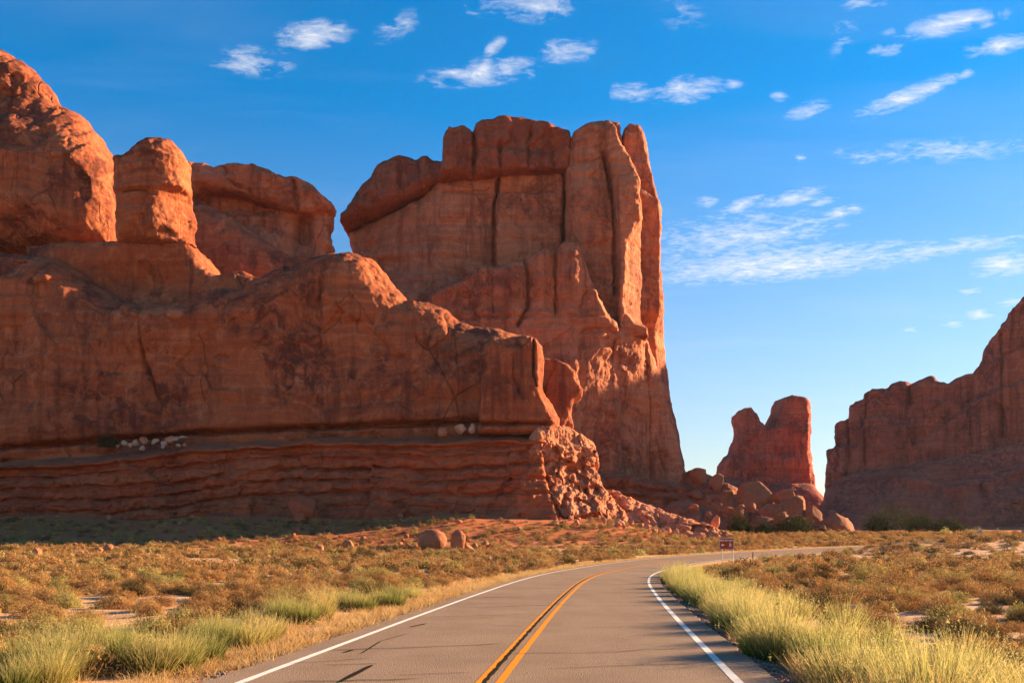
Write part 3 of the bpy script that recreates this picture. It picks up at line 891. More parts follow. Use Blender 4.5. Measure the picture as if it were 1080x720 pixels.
    def ben_field(S, Z, PX, PY):
        v = PY - 500 - .05 * (PX - 650) + 2.0 * perlin(S * .09, Z * 0, Z * 0 + 1)
        return np.interp(v, [0, 3, 12, 14, 20, 23, 33, 35, 48, 70], [6, 3.5, 3.0, 4.2, 1.6, 2.6, 0.5, 1.2, -2.5, -9]) + .3 * facets(S, Z * 1.8, 3.2, 7) + .3 * facets(S, Z * 1.6, 1.4, 8)
    carve('layered_foot', root, ROCK['slope'], [Block(ben, 222, 22, R=2, Rd=2, rough=(0.8, 0.15), edge=(0.5, 0.3), field=ben_field, seed=38)], 0.34, disp=((0.3, .5), (.15, 1.4)))


butte()


def mound():
    sl = [(640, 560), (690, 548), (730, 522), (760, 506), (775, 507), (792, 512), (815, 520), (845, 534), (870, 545), (888, 553), (905, 566), (912, 590), (640, 590)]

    def f(S, Z, PX, PY):
        return 13 * sstep(575, 505, PY) + .4 * facets(S, Z * 1.2, 6.0, 9, 1.0) + .4 * facets(S, Z, 2.6, 10) + .3 * facets(S, Z, 1.2, 11)
    o = carve('rocky_slope', None, ROCK['slope'], [Block(sl, 206, 36, R=3, Rd=3, rough=(0.8, 0.15), edge=(0.6, 0.2), field=f, seed=41)], 0.36, disp=((0.15, .5), (.10, 1.4)), smooth=False)
    tag(o, 'brown bouldery slope below the butte, beyond the bend of the road', 'slope')


mound()


def twin_tower():
    root = thing('rock_tower', 'distant twin headed sandstone tower in the gap between the cliffs', 'rock tower')
    P = [(760, 540), (763, 503), (765, 487), (775, 477), (780, 464), (783, 455), (781, 444), (780, 436), (785, 430), (793, 428.5), (799, 435), (803, 443), (808, 449), (815, 451), (818, 443), (822, 433), (824, 424), (827, 419), (835, 417), (850, 419), (857, 424), (858.5, 435), (859, 447), (858, 467), (859, 480), (863, 507), (865, 540)]
    carve('rock_wall', root, ROCK['far'], [Block(P, 520, 24, R=2.0, Rd=2.5, rough=(1.4, 0.06), edge=(0.4, 0.2), frac=(.15, 10, .4), strata=(0.7, .15, 0), seed=51,
          field=lambda S, Z, PX, PY: 1.3 * np.maximum(0, PX - np.interp(PY, [420, 470, 510], [853, 852, 856])) * .52 + 2.5 * np.abs(perlin(S * .07, Z * 0, Z * .015)))], 0.62, disp=((0.5, .2), (.25, .7)))
    Q_ = [(735, 560), (752, 515), (765, 500), (800, 508), (830, 506), (863, 508), (885, 545), (890, 575), (735, 580)]
    carve('slope', root, ROCK['far'], [Block(Q_, 500, 60, R=8, Rd=10, rough=(1.2, 0.05), edge=(0.6, 0.1), slope=(810, 540, 0, 0.8), seed=52)], 1.0)


twin_tower()


def right_cliff():
    root = thing('sandstone_cliff', 'shaded columnar sandstone cliff on a smooth apron right of the road', 'cliff')
    th = math.radians(-30)
    D = 545
    top = [(869, 540), (871, 510), (873, 476), (880, 472), (879, 448), (885, 443), (893, 439), (894, 427), (900, 423), (910, 420), (912, 412), (922, 409), (934, 408), (940, 403), (948, 400), (956, 401), (958, 405), (966, 401), (983, 396), (988, 402), (998, 404), (1004, 399), (1013, 395), (1024, 393), (1031, 384), (1036, 370), (1043, 356), (1052, 347), (1062, 332), (1072, 320), (1082, 310), (1110, 285),
           (1160, 262), (1230, 240), (1300, 232), (1400, 215), (1440, 210), (1460, 250), (1475, 590), (869, 590)]  # unseen run past the frame, its height and end shaped for the shadow

    def f(S, Z, PX, PY):
        y = 4.5 * np.abs(perlin(S * .055, Z * 0, Z * .008)) + 2.2 * np.abs(perlin(S * .15, Z * 0 + 4, Z * .02))
        # a lower tier of columns in front
        t2 = np.interp(PX, [870, 905, 912, 935, 940, 955, 962, 990, 1030, 1080], [470, 470, 440, 438, 448, 446, 470, 452, 420, 400])
        y = y - 4.5 * sstep(-2, 3, PY - t2)
        j = np.floor(S / 9.0 + .4 * perlin(S * .04, Z * 0, Z * .02))
        h = np.sin(j * 12.9898) * 43758.5453; h = h - np.floor(h)
        return y + 3.0 * h
    carve('rock_wall', root, ROCK['far'], [Block(top, D, 34, R=2.2, Rd=2.5, frac=(.16, 10, .4), rough=(1.1, 0.07), edge=(0.7, 0.15), field=f, strata=(.5, .2, 0), seed=61,
          cracks=[([(957, 402), (958, 425)], 1.6, 4), ([(1055, 350), (1058, 460)], 1.2, 3), ([(1020, 395), (1024, 470)], 1.0, 2), ([(893, 440), (896, 490)], 1.0, 2.5), ([(912, 412), (912, 490)], 1.0, 2.5), ([(1060, 372), (1085, 362)], 1.0, 2)])], 0.62, theta=th, disp=((0.4, .25), (.2, .8)))
    ap = [(850, 590), (856, 540), (862, 518), (872, 502), (885, 497), (908, 492), (935, 489), (962, 484), (1007, 476), (1045, 467), (1082, 457), (1150, 440), (1300, 430), (1440, 420), (1480, 590)]

    def fa(S, Z, PX, PY):
        y = 30 * sstep(560, 455, PY) ** 0.8
        r = np.interp(PX, [930, 965, 1000, 1040, 1080], [500, 506, 514, 506, 490])
        y = y - 3.0 * np.exp(-((PY - r) / 6) ** 2) * sstep(925, 950, PX)
        y = y + 3.5 * np.exp(-((PX - 1004 - .2 * (PY - 520)) / 7) ** 2) * sstep(505, 530, PY)
        return y + 5.5 * np.abs(perlin(S * .045 + 2, Z * 0, Z * .02)) + .6 * facets(S, Z * .8, 9, 15, 1.0, .8, .1) * sstep(.0, .4, perlin(S * .03, Z * 0, Z * .05 + 4))
    carve('rock_apron', root, ROCK['far'], [Block(ap, D - 52, 70, R=6, Rd=6, rough=(1.3, 0.05), edge=(0.5, 0.12), field=fa, strata=(.5, .12, 0.02), seed=62)], 0.75, theta=th, disp=((0.5, .2), (.22, .8)))


right_cliff()


# ------------------------------------------------------------------ boulders
import bmesh


def boulder_mesh(name, w, h, d, mat, seed, sub=4, cuts=7, round_=0.5):
    bm = bmesh.new()
    bmesh.ops.create_icosphere(bm, subdivisions=sub, radius=1.0)
    V = np.array([v.co[:] for v in bm.verts], np.float32)
    Fc = np.array([[v.index for v in f.verts] for f in bm.faces], np.int32)
    bm.free()
    r = np.random.default_rng(seed)
    for _ in range(cuts):
        n = r.normal(size=3); n[2] *= .7; n /= np.linalg.norm(n)
        c = r.uniform(round_, 0.95)
        over = np.maximum(0, V @ n - c)
        V = V - over[:, None] * n[None] * 0.93
    o = r.uniform(0, 50)
    rad = 1 + 0.045 * fbm(V[:, 0] * 1.3 + o, V[:, 1] * 1.3, V[:, 2] * 1.3, 4) + .04 * fbm(V[:, 0] * 5 + o, V[:, 1] * 5, V[:, 2] * 5, 3)
    V = V * rad[:, None]
    V = V / np.abs(V).max(0)
    V = V * np.array([w / 2, d / 2, h / 2])
    V[:, 2] += h / 2
    return mesh_data(name, V, [Fc], mat)


NB = [0]


def boulder_at(name, x, y, z, w, h, mat, label, group=None, sub=4, cuts=7, round_=.5, rot=None, cat='boulder', d=None, seed=None):
    NB[0] += 1
    me = boulder_mesh(name, w, h, d or w * random.uniform(.75, 1.0), mat, seed or 100 + NB[0], sub, cuts, round_)
    o = bpy.data.objects.new(name, me); COL.objects.link(o)
    o.location = (x, y, z)
    o.rotation_euler = rot or (0, 0, 0)
    return tag(o, label, cat, group)


def boulder_px(x0, y0, x1, y1, D, mat, label, sink=0.12, gz=None, **kw):
    """boulder filling the given photo box at depth D."""
    w = (x1 - x0) * D / F; h = (y1 - y0) * D / F
    x = ((x0 + x1) / 2 - 540) / F * D
    zb = CAMZ + (HZ - y1) / F * D
    return boulder_at(kw.pop('name', 'boulder'), x, D, zb - sink * h, w, h * (1 + sink), mat, label, **kw)


def at_ground(px, D):
    x = (px - 540) / F * D
    return x, D, float(ground_z(np.array([x]), np.array([D]))[0])


def py_of(px, D, z):
    return HZ + F * (CAMZ - z) / D


def boulder_ground(px, D, wpx, hpx, mat, label, **kw):
    x, y, z = at_ground(px, D)
    w = wpx * D / F; h = hpx * D / F
    return boulder_at(kw.pop('name', 'boulder'), x, y, z - .12 * h, w, h * 1.12, mat, label, **kw)


B = ROCK['boulder']
boulder_ground(456, 118, 31, 22, B, 'smooth rounded boulder, the broadest of the pair in the scrub before the wall', cuts=3, round_=.8, seed=7)
boulder_ground(483.5, 117, 17, 23, B, 'upright egg shaped boulder just right of the broad smooth boulder', cuts=4, round_=.75, seed=5)
boulder_ground(494, 119, 15, 5, B, 'narrow slab leaning on the upright egg shaped boulder', rot=(0, math.radians(38), 0), seed=9, name='stone_slab')
boulder_ground(320, 150, 32, 27, ROCK['base'], 'large angular red block standing in shade at the foot of the layered cliff', cuts=12, seed=14)
boulder_ground(316, 148, 16, 10, ROCK['base'], 'low red block lying against the large angular block', cuts=10, seed=15)
boulder_ground(337, 116, 9, 9, B, 'small pointed red boulder left of the road scrub, nearest to the angular block', cuts=9, seed=16)
boulder_ground(368, 118, 15, 11, B, 'squat red boulder standing alone between angular block and rounded pair', cuts=8, seed=17)
boulder_ground(39.5, 104, 11, 9, B, 'leftmost of the small boulders on the shadow line below the cliff', cuts=8, seed=18)
boulder_ground(81, 106, 16, 7, B, 'flat pinkish boulder beside the scrub, second from the left edge', cuts=8, seed=19)
boulder_ground(104, 110, 10, 8, B, 'small dark red boulder right of the flat pinkish one', cuts=8, seed=20)
boulder_ground(114, 113, 12, 10, B, 'brownish boulder half hidden in scrub below the left cliff', cuts=8, seed=21)
_g = 'loose small rocks by the rounded boulder pair'
for i, (px, D, w, h) in enumerate(((417, 120, 6, 6), (422, 121, 7, 8), (430, 122, 6, 5), (437, 121, 7, 6), (441, 122, 8, 10), (427, 119, 5, 4), (410, 121, 6, 4), (501, 122, 7, 6), (512, 123, 8, 8), (518, 123, 6, 5))):
    boulder_ground(px, D, w, h, B, 'small loose orange rock among the rubble beside the rounded boulder pair', group=_g, name='loose_rock', cat='rock', sub=3, cuts=9, seed=200 + i)
_g = 'pale broken blocks on the cliff ledge'
for i, (px, py, w, h) in enumerate(((124, 470, 7, 5), (131, 467, 9, 6), (137, 469, 7, 5), (144, 466, 9, 8), (152, 465, 13, 9), (150, 472, 6, 5), (163, 465, 10, 7), (173, 467, 8, 7), (178, 463, 12, 8), (186, 463, 10, 6), (193, 461, 13, 4), (188, 469, 6, 4), (195, 468, 6, 5), (172, 471, 5, 3))):
    D = 158.3 + (470 - py) * .22
    boulder_px(px - w / 2, py - h / 2, px + w / 2, py + h / 2, D, ROCK['pale'] if i % 4 else ROCK['rubble'], 'pale broken block lying on the ledge between cliff wall and layered foot', group=_g, name='broken_block', cat='rock', sub=3, cuts=16, round_=.35, seed=230 + i)
boulder_px(479, 447, 494, 457, 158.4, ROCK['pale'], 'flat white block on the cliff ledge before the end block', cuts=16, round_=.35, name='broken_block', cat='rock', seed=251)
boulder_px(494, 446, 503, 457, 158.2, ROCK['pale'], 'upright cream block right of the flat white block on the ledge', cuts=16, round_=.35, name='broken_block', cat='rock', seed=252)
boulder_px(461, 450, 472, 460, 157.8, B, 'reddish block on the ledge left of the two pale ones', cuts=10, name='broken_block', cat='rock', seed=253)
boulder_px(503, 448, 509, 456, 159.0, ROCK['slope'], 'small grey brown block wedged beneath the end block', cuts=10, name='broken_block', cat='rock', seed=254)
boulder_px(176, 325, 193, 336, 160.5, B, 'small rounded stone perched on the saddle of the long wall', cuts=3, round_=.85, name='perched_stone', cat='rock', seed=255)

BR = ROCK['brown']
for (x0, y0, x1, y1, D, lab, sd) in (
        (772, 507, 817, 536, 215, 'largest block at the top of the brown slope', 301), (799, 528, 824, 549, 206, 'pale tan face block in the middle of the brown slope', 302),
        (813, 522, 851, 551, 207, 'big brown block with a dark left side, right of the tan one', 303), (817, 514, 842, 529, 214, 'flat topped block at the back of the brown slope', 304),
        (845, 530, 867, 553, 205, 'tall rounded block left of the huge end boulder', 305), (861, 531, 906, 572, 201, 'huge leaning boulder at the right end of the brown slope', 306),
        (787, 543, 820, 565, 201, 'low wide block at the foot of the brown slope', 307), (773, 533, 786, 545, 206, 'small tan block on the layered bench', 308),
        (746, 499, 763, 520, 221, 'upright block beside the butte corner against the sky', 309), (728, 491, 749, 508, 226, 'rounded block touching the corner of the butte', 310),
        (872, 558, 894, 571, 196, 'flat block in front of the huge leaning boulder', 311), (911, 559, 921, 569, 197, 'small round boulder right of the brown slope', 312),
        (842, 549, 868, 566, 200, 'dark wedge block between the low wide block and the huge boulder', 313), (822, 548, 842, 562, 201, 'medium brown block below the big dark sided one', 314),
        (758, 512, 776, 528, 216, 'cracked block left of the largest one', 315)):
    boulder_px(x0, y0, x1, y1, D, BR, lab + ' under the butte' if len(lab.split()) < 8 else lab, sink=.35, cuts=34, round_=.34, seed=sd)
_g = 'broken blocks on the brown slope'
for i in range(60):
    px = RNG.uniform(705, 885); D = RNG.uniform(196, 204)
    top_ = np.interp(px, [705, 740, 790, 830, 870, 890], [545, 520, 522, 535, 548, 560])
    py = top_ + (569 - top_) * RNG.uniform(.15, 1) ; sz = 2.5 + 8 * RNG.uniform(0, 1) ** 2
    D = 193.5 + 13 * sstep(575, 505, py)
    boulder_px(px - sz * .7, py - sz / 2, px + sz * .7, py + sz / 2, float(D), BR, 'small broken brown block on the slope beneath the butte', group=_g, name='fallen_block', cat='rock', sub=3, cuts=20, round_=.35, seed=600 + i)
boulder_px(711, 546, 724, 559, 166, ROCK['pale'], 'white boulder on the sunlit talus end near the road sign', cuts=10, seed=321)
boulder_px(749, 541, 759, 556, 178, ROCK['rubble'], 'thin red spire rock at the foot of the sunlit talus', cuts=12, round_=.35, name='spire_rock', cat='rock', seed=322)
boulder_px(831, 561, 841, 568, 188, ROCK['pale'], 'pale grey low rock by the dark bush below the brown slope', cuts=9, seed=323)
boulder_ground(1084, 176, 13, 9, ROCK['pale'], 'rock shape in place of a pale vehicle or tent cut off by the right edge of the photo', cuts=9, seed=324)  # rock shape standing in for a probable parked vehicle or tent
# fallen blocks strewn on the sunlit talus
_g = 'fallen blocks on the sunlit talus'
for i in range(90):
    px = RNG.uniform(585, 742); D = RNG.uniform(148, 160)
    s = 1.8 + 6.5 * RNG.uniform(0, 1) ** 2.2; s *= (1.0 if px > 640 else .8)
    boulder_ground(px, D, s * RNG.uniform(1, 1.6), s, ROCK['rubble'], 'red fallen block lying on the talus at the sunlit end of the wall', group=_g, name='fallen_block', cat='rock', sub=3, cuts=12, round_=.4, seed=340 + i)
_g = 'small stones along the foot of the layered cliff'
for i in range(150):
    px = RNG.uniform(-10, 560); D = RNG.uniform(126, 154)
    s = 1.2 + 5.5 * RNG.uniform(0, 1) ** 3
    boulder_ground(px, D, s * RNG.uniform(1, 1.7), s, ROCK['base'] if i % 3 else B, 'small stone on the shaded ground below the layered cliff', group=_g, name='small_stone', cat='rock', sub=2, cuts=9, round_=.4, seed=400 + i)


# ------------------------------------------------------------------ plants
def blades(n, r, h, lean, width, seg=2, hvar=.35, rng=RNG, droop=.25, power=.5):
    """n tapering blades rising from a disc: verts, quads/tris, h attribute."""
    a = rng.uniform(0, 2 * np.pi, n); q = rng.uniform(0, 1, n) ** power
    bx = r * q * np.cos(a); by = r * q * np.sin(a)
    H = h * (1 - hvar * rng.uniform(0, 1, n)) * (1 - .25 * q)
    la = a + rng.normal(0, .5, n); L = lean * (q + .15) * rng.uniform(.5, 1.3, n)
    dx = np.cos(la) * L; dy = np.sin(la) * L
    wa = rng.uniform(0, np.pi, n); wx = np.cos(wa) * width; wy = np.sin(wa) * width
    V = []; A = []
    for s in range(seg + 1):
        t = s / seg
        cx = bx + dx * H * t ** 1.6; cy = by + dy * H * t ** 1.6; cz = H * t * (1 - droop * L * t)
        w = (1 - t) ** .8 * .5 + .06
        V += [np.stack([cx - wx * w, cy - wy * w, cz], 1), np.stack([cx + wx * w, cy + wy * w, cz], 1)]
        A += [np.full(n, t), np.full(n, t)]
    V = np.stack(V, 1).reshape(-1, 3); A = np.stack(A, 1).ravel()
    k = 2 * (seg + 1)
    b = np.arange(n)[:, None] * k
    Q = [b + np.array([[2 * s, 2 * s + 1, 2 * s + 3, 2 * s + 2]]) for s in range(seg)]
    return V, np.vstack(Q), A


def twigs(n, r, h, leaf, rng=RNG, lump=.3):
    """a domed desert shrub of n small twig/leaf triangles pairs."""
    d = rng.normal(size=(n, 3)); d[:, 2] = np.abs(d[:, 2]) * .9 + .02; d /= np.linalg.norm(d, axis=1)[:, None]
    o = rng.uniform(0, 60)
    rad = 1 + lump * 1.6 * perlin(d[:, 0] * 1.9 + o, d[:, 1] * 1.9, d[:, 2] * 1.9)
    q = rng.uniform(.25, 1, n) ** .45
    P = d * (rad * q)[:, None] * np.array([r, r, h])
    ax = d + rng.normal(0, .55, (n, 3)); ax[:, 2] += .3; ax /= np.linalg.norm(ax, axis=1)[:, None]
    tan = rng.normal(size=(n, 3)); tan -= (tan * d).sum(1)[:, None] * d; tan /= np.linalg.norm(tan, axis=1)[:, None] + 1e-9
    flat = rng.uniform(0, 1, n) < .72
    ax = np.where(flat[:, None], tan + .35 * d + rng.normal(0, .2, (n, 3)), ax); ax /= np.linalg.norm(ax, axis=1)[:, None]
    sd = np.where(flat[:, None], np.cross(ax, d), np.cross(ax, rng.normal(size=(n, 3)))); sd /= np.linalg.norm(sd, axis=1)[:, None] + 1e-9
    L = leaf * rng.uniform(.7, 1.7, n); Wd = leaf * rng.uniform(.14, .34, n)
    a = P - ax * L[:, None]; b = P + ax * L[:, None]
    V = np.stack([a, P + sd * Wd[:, None], b, P - sd * Wd[:, None]], 1).reshape(-1, 3)
    V[:, 2] = np.maximum(V[:, 2], -.02)
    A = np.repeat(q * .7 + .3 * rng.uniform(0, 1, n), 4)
    Q = np.arange(n)[:, None] * 4 + np.arange(4)[None]
    return V, Q, A


def stems(n, r, h, w, rng=RNG):
    V, Q, A = blades(n, r * .12, h, 1.1 * r / h, w, seg=2, rng=rng, droop=.1)
    return V, Q, A * 0


def join(*parts):
    V = []; Q = []; A = []; k = 0
    for v, q, a in parts:
        V.append(v); Q.append(q + k); A.append(a); k += len(v)
    return np.vstack(V), np.vstack(Q), np.concatenate(A)


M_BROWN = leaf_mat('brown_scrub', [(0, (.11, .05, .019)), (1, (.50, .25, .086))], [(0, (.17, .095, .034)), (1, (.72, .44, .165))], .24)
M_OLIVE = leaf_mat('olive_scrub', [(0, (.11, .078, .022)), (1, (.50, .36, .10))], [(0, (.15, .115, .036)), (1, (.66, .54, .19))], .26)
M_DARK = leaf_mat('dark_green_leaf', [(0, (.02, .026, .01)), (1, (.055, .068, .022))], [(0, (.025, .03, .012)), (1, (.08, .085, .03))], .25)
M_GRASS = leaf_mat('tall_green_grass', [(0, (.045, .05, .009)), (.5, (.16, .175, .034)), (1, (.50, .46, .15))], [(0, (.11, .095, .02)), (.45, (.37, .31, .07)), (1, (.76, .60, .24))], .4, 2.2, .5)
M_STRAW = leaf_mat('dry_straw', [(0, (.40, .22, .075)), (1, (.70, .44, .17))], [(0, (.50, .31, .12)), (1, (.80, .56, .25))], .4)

SHRUB = {}
M_DUSK = leaf_mat('dark_scrub', [(0, (.05, .03, .014)), (1, (.20, .115, .045))], [(0, (.06, .045, .02)), (1, (.25, .18, .065))], .15)  # darker shrub kind for variety, also standing in for shadow dots in the scrub
for kind, mt, leaf in (('brown', M_BROWN, .03), ('olive', M_OLIVE, .032), ('dark', M_DUSK, .032)):
    L = []
    for i in range(5):
        rg = np.random.default_rng(500 + i + {'brown': 0, 'olive': 50, 'dark': 80}[kind])
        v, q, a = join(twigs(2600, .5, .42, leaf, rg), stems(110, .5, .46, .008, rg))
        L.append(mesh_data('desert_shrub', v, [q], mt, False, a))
    SHRUB[kind] = L
GRASSM = [mesh_data('grass_clump', *(lambda t: (t[0], [t[1]]))(join(blades(480, .36, 1.0, .42, .013, 3, rng=np.random.default_rng(600 + i)))), M_GRASS, False,
                    None) for i in range(0)]
GR = []
for i in range(7):
    rg = np.random.default_rng(600 + i)
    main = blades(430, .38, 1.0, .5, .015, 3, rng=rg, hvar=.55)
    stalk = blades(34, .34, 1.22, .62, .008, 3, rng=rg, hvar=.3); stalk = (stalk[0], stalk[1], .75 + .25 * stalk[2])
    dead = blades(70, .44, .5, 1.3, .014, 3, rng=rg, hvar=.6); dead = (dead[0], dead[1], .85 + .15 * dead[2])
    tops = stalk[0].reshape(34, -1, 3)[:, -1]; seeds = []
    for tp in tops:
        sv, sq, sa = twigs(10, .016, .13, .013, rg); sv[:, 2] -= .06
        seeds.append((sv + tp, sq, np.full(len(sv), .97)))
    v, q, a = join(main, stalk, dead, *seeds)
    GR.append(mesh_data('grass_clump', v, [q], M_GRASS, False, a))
ST = []
for i in range(4):
    v, q, a = blades(260, .30, .55, .6, .010, 2, rng=np.random.default_rng(650 + i))
    ST.append(mesh_data('straw_tuft', v, [q], M_STRAW, False, a))


def plant(name, me, x, y, s, label, cat, group, sz=1.0, z=None):
    o = bpy.data.objects.new(name, me); COL.objects.link(o)
    if z is None: z = float(ground_z(np.array([x]), np.array([y]))[0])
    o.location = (x, y, z - .02)
    o.scale = (s, s, s * sz)
    o.rotation_euler = (0, 0, random.uniform(0, 6.28))
    return tag(o, label, cat, group)


# scrub positions over both fields
def scatter(n, y0, y1, pxm=140):
    y = np.sqrt(RNG.uniform(y0 ** 2, y1 ** 2, n))
    px = RNG.uniform(-pxm, 1080 + pxm, n)
    x = (px - 540) / F * y
    return x, y


x, y = scatter(40000, 7, 196)
rd = road_dist(x, y)
dens = 0.66 + 0.85 * perlin(x * .09, y * .09, 0 * x + 8) + .35 * perlin(x * .35, y * .35, 0 * x + 1)
ok = (np.abs(rd) > 6.2) & (RNG.uniform(0, 1, len(x)) < dens)
ok &= ~((y > 126) & (x < 25) & (RNG.uniform(0, 1, len(x)) < np.where(x < -35, .1, .2)))
ok &= ~((y > 150) & (x < 12))                      # the wall stands here
ok &= ~((rd > 0) & (rd < 7.7) & (y < 60))          # the tall grass verge
x, y, rd = x[ok], y[ok], rd[ok]
r = RNG.uniform(.6, 1.12, len(x)) * np.where(RNG.uniform(0, 1, len(x)) < .15, 1.45, 1.0)
# thin out overlaps on a coarse grid
keep = {}
for i in np.argsort(-r):
    kx, ky = int(x[i] / 1.3), int(y[i] / 1.3)
    if (kx, ky) in keep: continue
    keep[(kx, ky)] = i
idx = np.array(list(keep.values()))
x, y, rd, r = x[idx], y[idx], rd[idx], r[idx]
kindr = np.where(RNG.uniform(0, 1, len(x)) < .2, 2, np.where(perlin(x * .2, y * .2, 0 * x + 12) + RNG.normal(0, .35, len(x)) > .42, 1, 0))
app = r / y
pxx = 540 + F * x / y
inview = (pxx > -20) & (pxx < 1100)
order = np.argsort(-np.where(inview, app, 0))
NIND = 290
ind, rest = order[:NIND], order[NIND:]
for i in ind:
    kd = ('brown', 'olive', 'dark')[kindr[i]]
    side = 'left' if rd[i] < 0 else 'right'
    plant('desert_shrub', random.choice(SHRUB[kd]), x[i], y[i], float(r[i]), f'low {kd} desert shrub on the sandy flat {side} of the road', 'shrub', f'low {kd} shrubs {side} of the road', RNG.uniform(.75, 1.15))


def stuff(name, X, Y, R_, protos, mat, szr=(.75, 1.15), z=None):
    Z_ = ground_z(X, Y) if z is None else z
    Vs, Qs, As = [], [], []; k = 0
    which = RNG.integers(0, len(protos), len(X))
    for p, (v, q, a) in enumerate(protos):
        s = np.where(which == p)[0]
        if not len(s): continue
        th = RNG.uniform(0, 6.28, len(s)); c, sn = np.cos(th), np.sin(th)
        R = R_[s]; H = R * RNG.uniform(*szr, len(s))
        vx = (v[None, :, 0] * c[:, None] - v[None, :, 1] * sn[:, None]) * R[:, None] + X[s][:, None]
        vy = (v[None, :, 0] * sn[:, None] + v[None, :, 1] * c[:, None]) * R[:, None] + Y[s][:, None]
        vz = v[None, :, 2] * H[:, None] + Z_[s][:, None] - .02
        Vs.append(np.stack([vx, vy, vz], -1).reshape(-1, 3))
        Qs.append((q[None] + (np.arange(len(s)) * len(v))[:, None, None]).reshape(-1, q.shape[1]) + k)
        As.append(np.tile(a, len(s))); k += len(s) * len(v)
    return mesh_obj(name, np.vstack(Vs), [np.vstack(Qs)], mat, None, False, np.concatenate(As))


far = rest[y[rest] > 62]; mid = rest[y[rest] <= 62]
pm_ = [twigs(620, .5, .46, .062, np.random.default_rng(700 + i)) for i in range(5)]
pf_ = [twigs(150, .5, .48, .10, np.random.default_rng(720 + i)) for i in range(5)]
# one mass of remaining scrub per colour
for kd, nm, mt in ((0, 'brown_scrub', M_BROWN), (1, 'olive_scrub', M_OLIVE), (2, 'dark_scrub', M_DUSK)):
    m_ = mid[kindr[mid] == kd]; f_ = far[kindr[far] == kd]
    a_ = stuff(nm, x[m_], y[m_], r[m_], pm_, mt)
    b_ = stuff(nm, x[f_], y[f_], r[f_] * 1.1, pf_, mt)
    nv = len(a_.data.vertices)
    V = np.empty((nv + len(b_.data.vertices)) * 3, np.float32)
    a_.data.vertices.foreach_get('co', V[:nv * 3]); b_.data.vertices.foreach_get('co', V[nv * 3:])
    A = np.empty(len(V) // 3, np.float32)
    a_.data.attributes['h'].data.foreach_get('value', A[:nv]); b_.data.attributes['h'].data.foreach_get('value', A[nv:])
    bpy.data.objects.remove(a_); bpy.data.objects.remove(b_)
    Q = np.arange(len(V) // 3, dtype=np.int32).reshape(-1, 4)
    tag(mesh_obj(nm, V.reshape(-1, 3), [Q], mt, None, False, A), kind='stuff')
print('scrub', len(mid), len(far), round(time.time() - T0, 1))

# dry grass on both shoulders and between the shrubs
X, Y = [], []
for (o0, o1, n, side) in ((4.15, 6.3, 5200, -1), (4.6, 6.2, 1500, 1)):
    s = RNG.uniform(RARC[np.argmin(np.abs(RC[:, 1] - 6))], RARC[np.argmin(np.abs(RC[:, 1] - 150))], n)
    i = np.clip(np.searchsorted(RARC, s), 0, len(RC) - 1)
    o = side * (o0 + (o1 - o0) * RNG.uniform(0, 1, n) ** 1.3)
    p = RC[i] + RN[i] * o[:, None] + RNG.normal(0, .12, (n, 2))
    X.append(p[:, 0]); Y.append(p[:, 1])
NSH = sum(len(q) for q in X)
gx, gy = scatter(8000, 8, 120)
g_rd = road_dist(gx, gy)
g_ok = (np.abs(g_rd) > 5.5) & (perlin(gx * .12, gy * .12, 0 * gx + 3) + .5 * perlin(gx * .5, gy * .5, 0 * gx + 3) > .05)
X.append(gx[g_ok]); Y.append(gy[g_ok])
X = np.concatenate(X); Y = np.concatenate(Y)
ps_ = [blades(26, .26, .42, .8, .014, 2, rng=np.random.default_rng(740 + i)) for i in range(6)]
tag(stuff('dry_grass', X, Y, np.where(np.arange(len(X)) < NSH, RNG.uniform(.5, 1.25, len(X)), RNG.uniform(.35, .7, len(X))), ps_, M_STRAW, (.5, 1.0)), kind='stuff')

# tall grass verge on the right: clumps one can tell apart
n = 0
yv = 6.2
placed = []
while yv < 66:
    i = np.argmin(np.abs(RC[:, 1] - yv))
    for lane in range(3 if yv < 40 else 2):
        o = 4.85 + lane * .9 + RNG.normal(0, .16) + .35 * float(perlin(np.array(yv * .35), np.array(1.), np.array(2.)))
        if lane == 2 and RNG.uniform() < .35: continue
        if lane == 0 and (RNG.uniform() < .35 or perlin(np.array(yv * .42), np.array(3.), np.array(2.)) > .12): continue
        p = RC[i] + RN[i] * o + RNG.normal(0, .12, 2)
        s = RNG.uniform(.62, 1.12)
        if perlin(np.array(yv * .31), np.array(lane * .8), np.array(7.)) < -.22 and yv > 13: continue
        placed.append((p[0], p[1], s))
    yv += .52 + .006 * yv
for (px_, py_, s) in placed:
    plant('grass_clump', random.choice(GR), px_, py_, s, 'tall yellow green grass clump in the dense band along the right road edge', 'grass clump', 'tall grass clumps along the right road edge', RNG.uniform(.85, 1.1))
for yv in np.concatenate([np.arange(11.5, 34, 1.9), np.arange(36, 60, 3.1)]):
    yv = yv + RNG.normal(0, .5); i = np.argmin(np.abs(RC[:, 1] - yv))
    p = RC[i] + RN[i] * RNG.uniform(4.7, 5.0)
    for q in range(2):
        plant('grass_clump', random.choice(GR), p[0] + RNG.normal(0, .22), p[1] + RNG.normal(0, .22), RNG.uniform(.95, 1.2), 'tall yellow green grass clump in the dense band along the right road edge', 'grass clump', 'tall grass clumps along the right road edge', RNG.uniform(.95, 1.15))
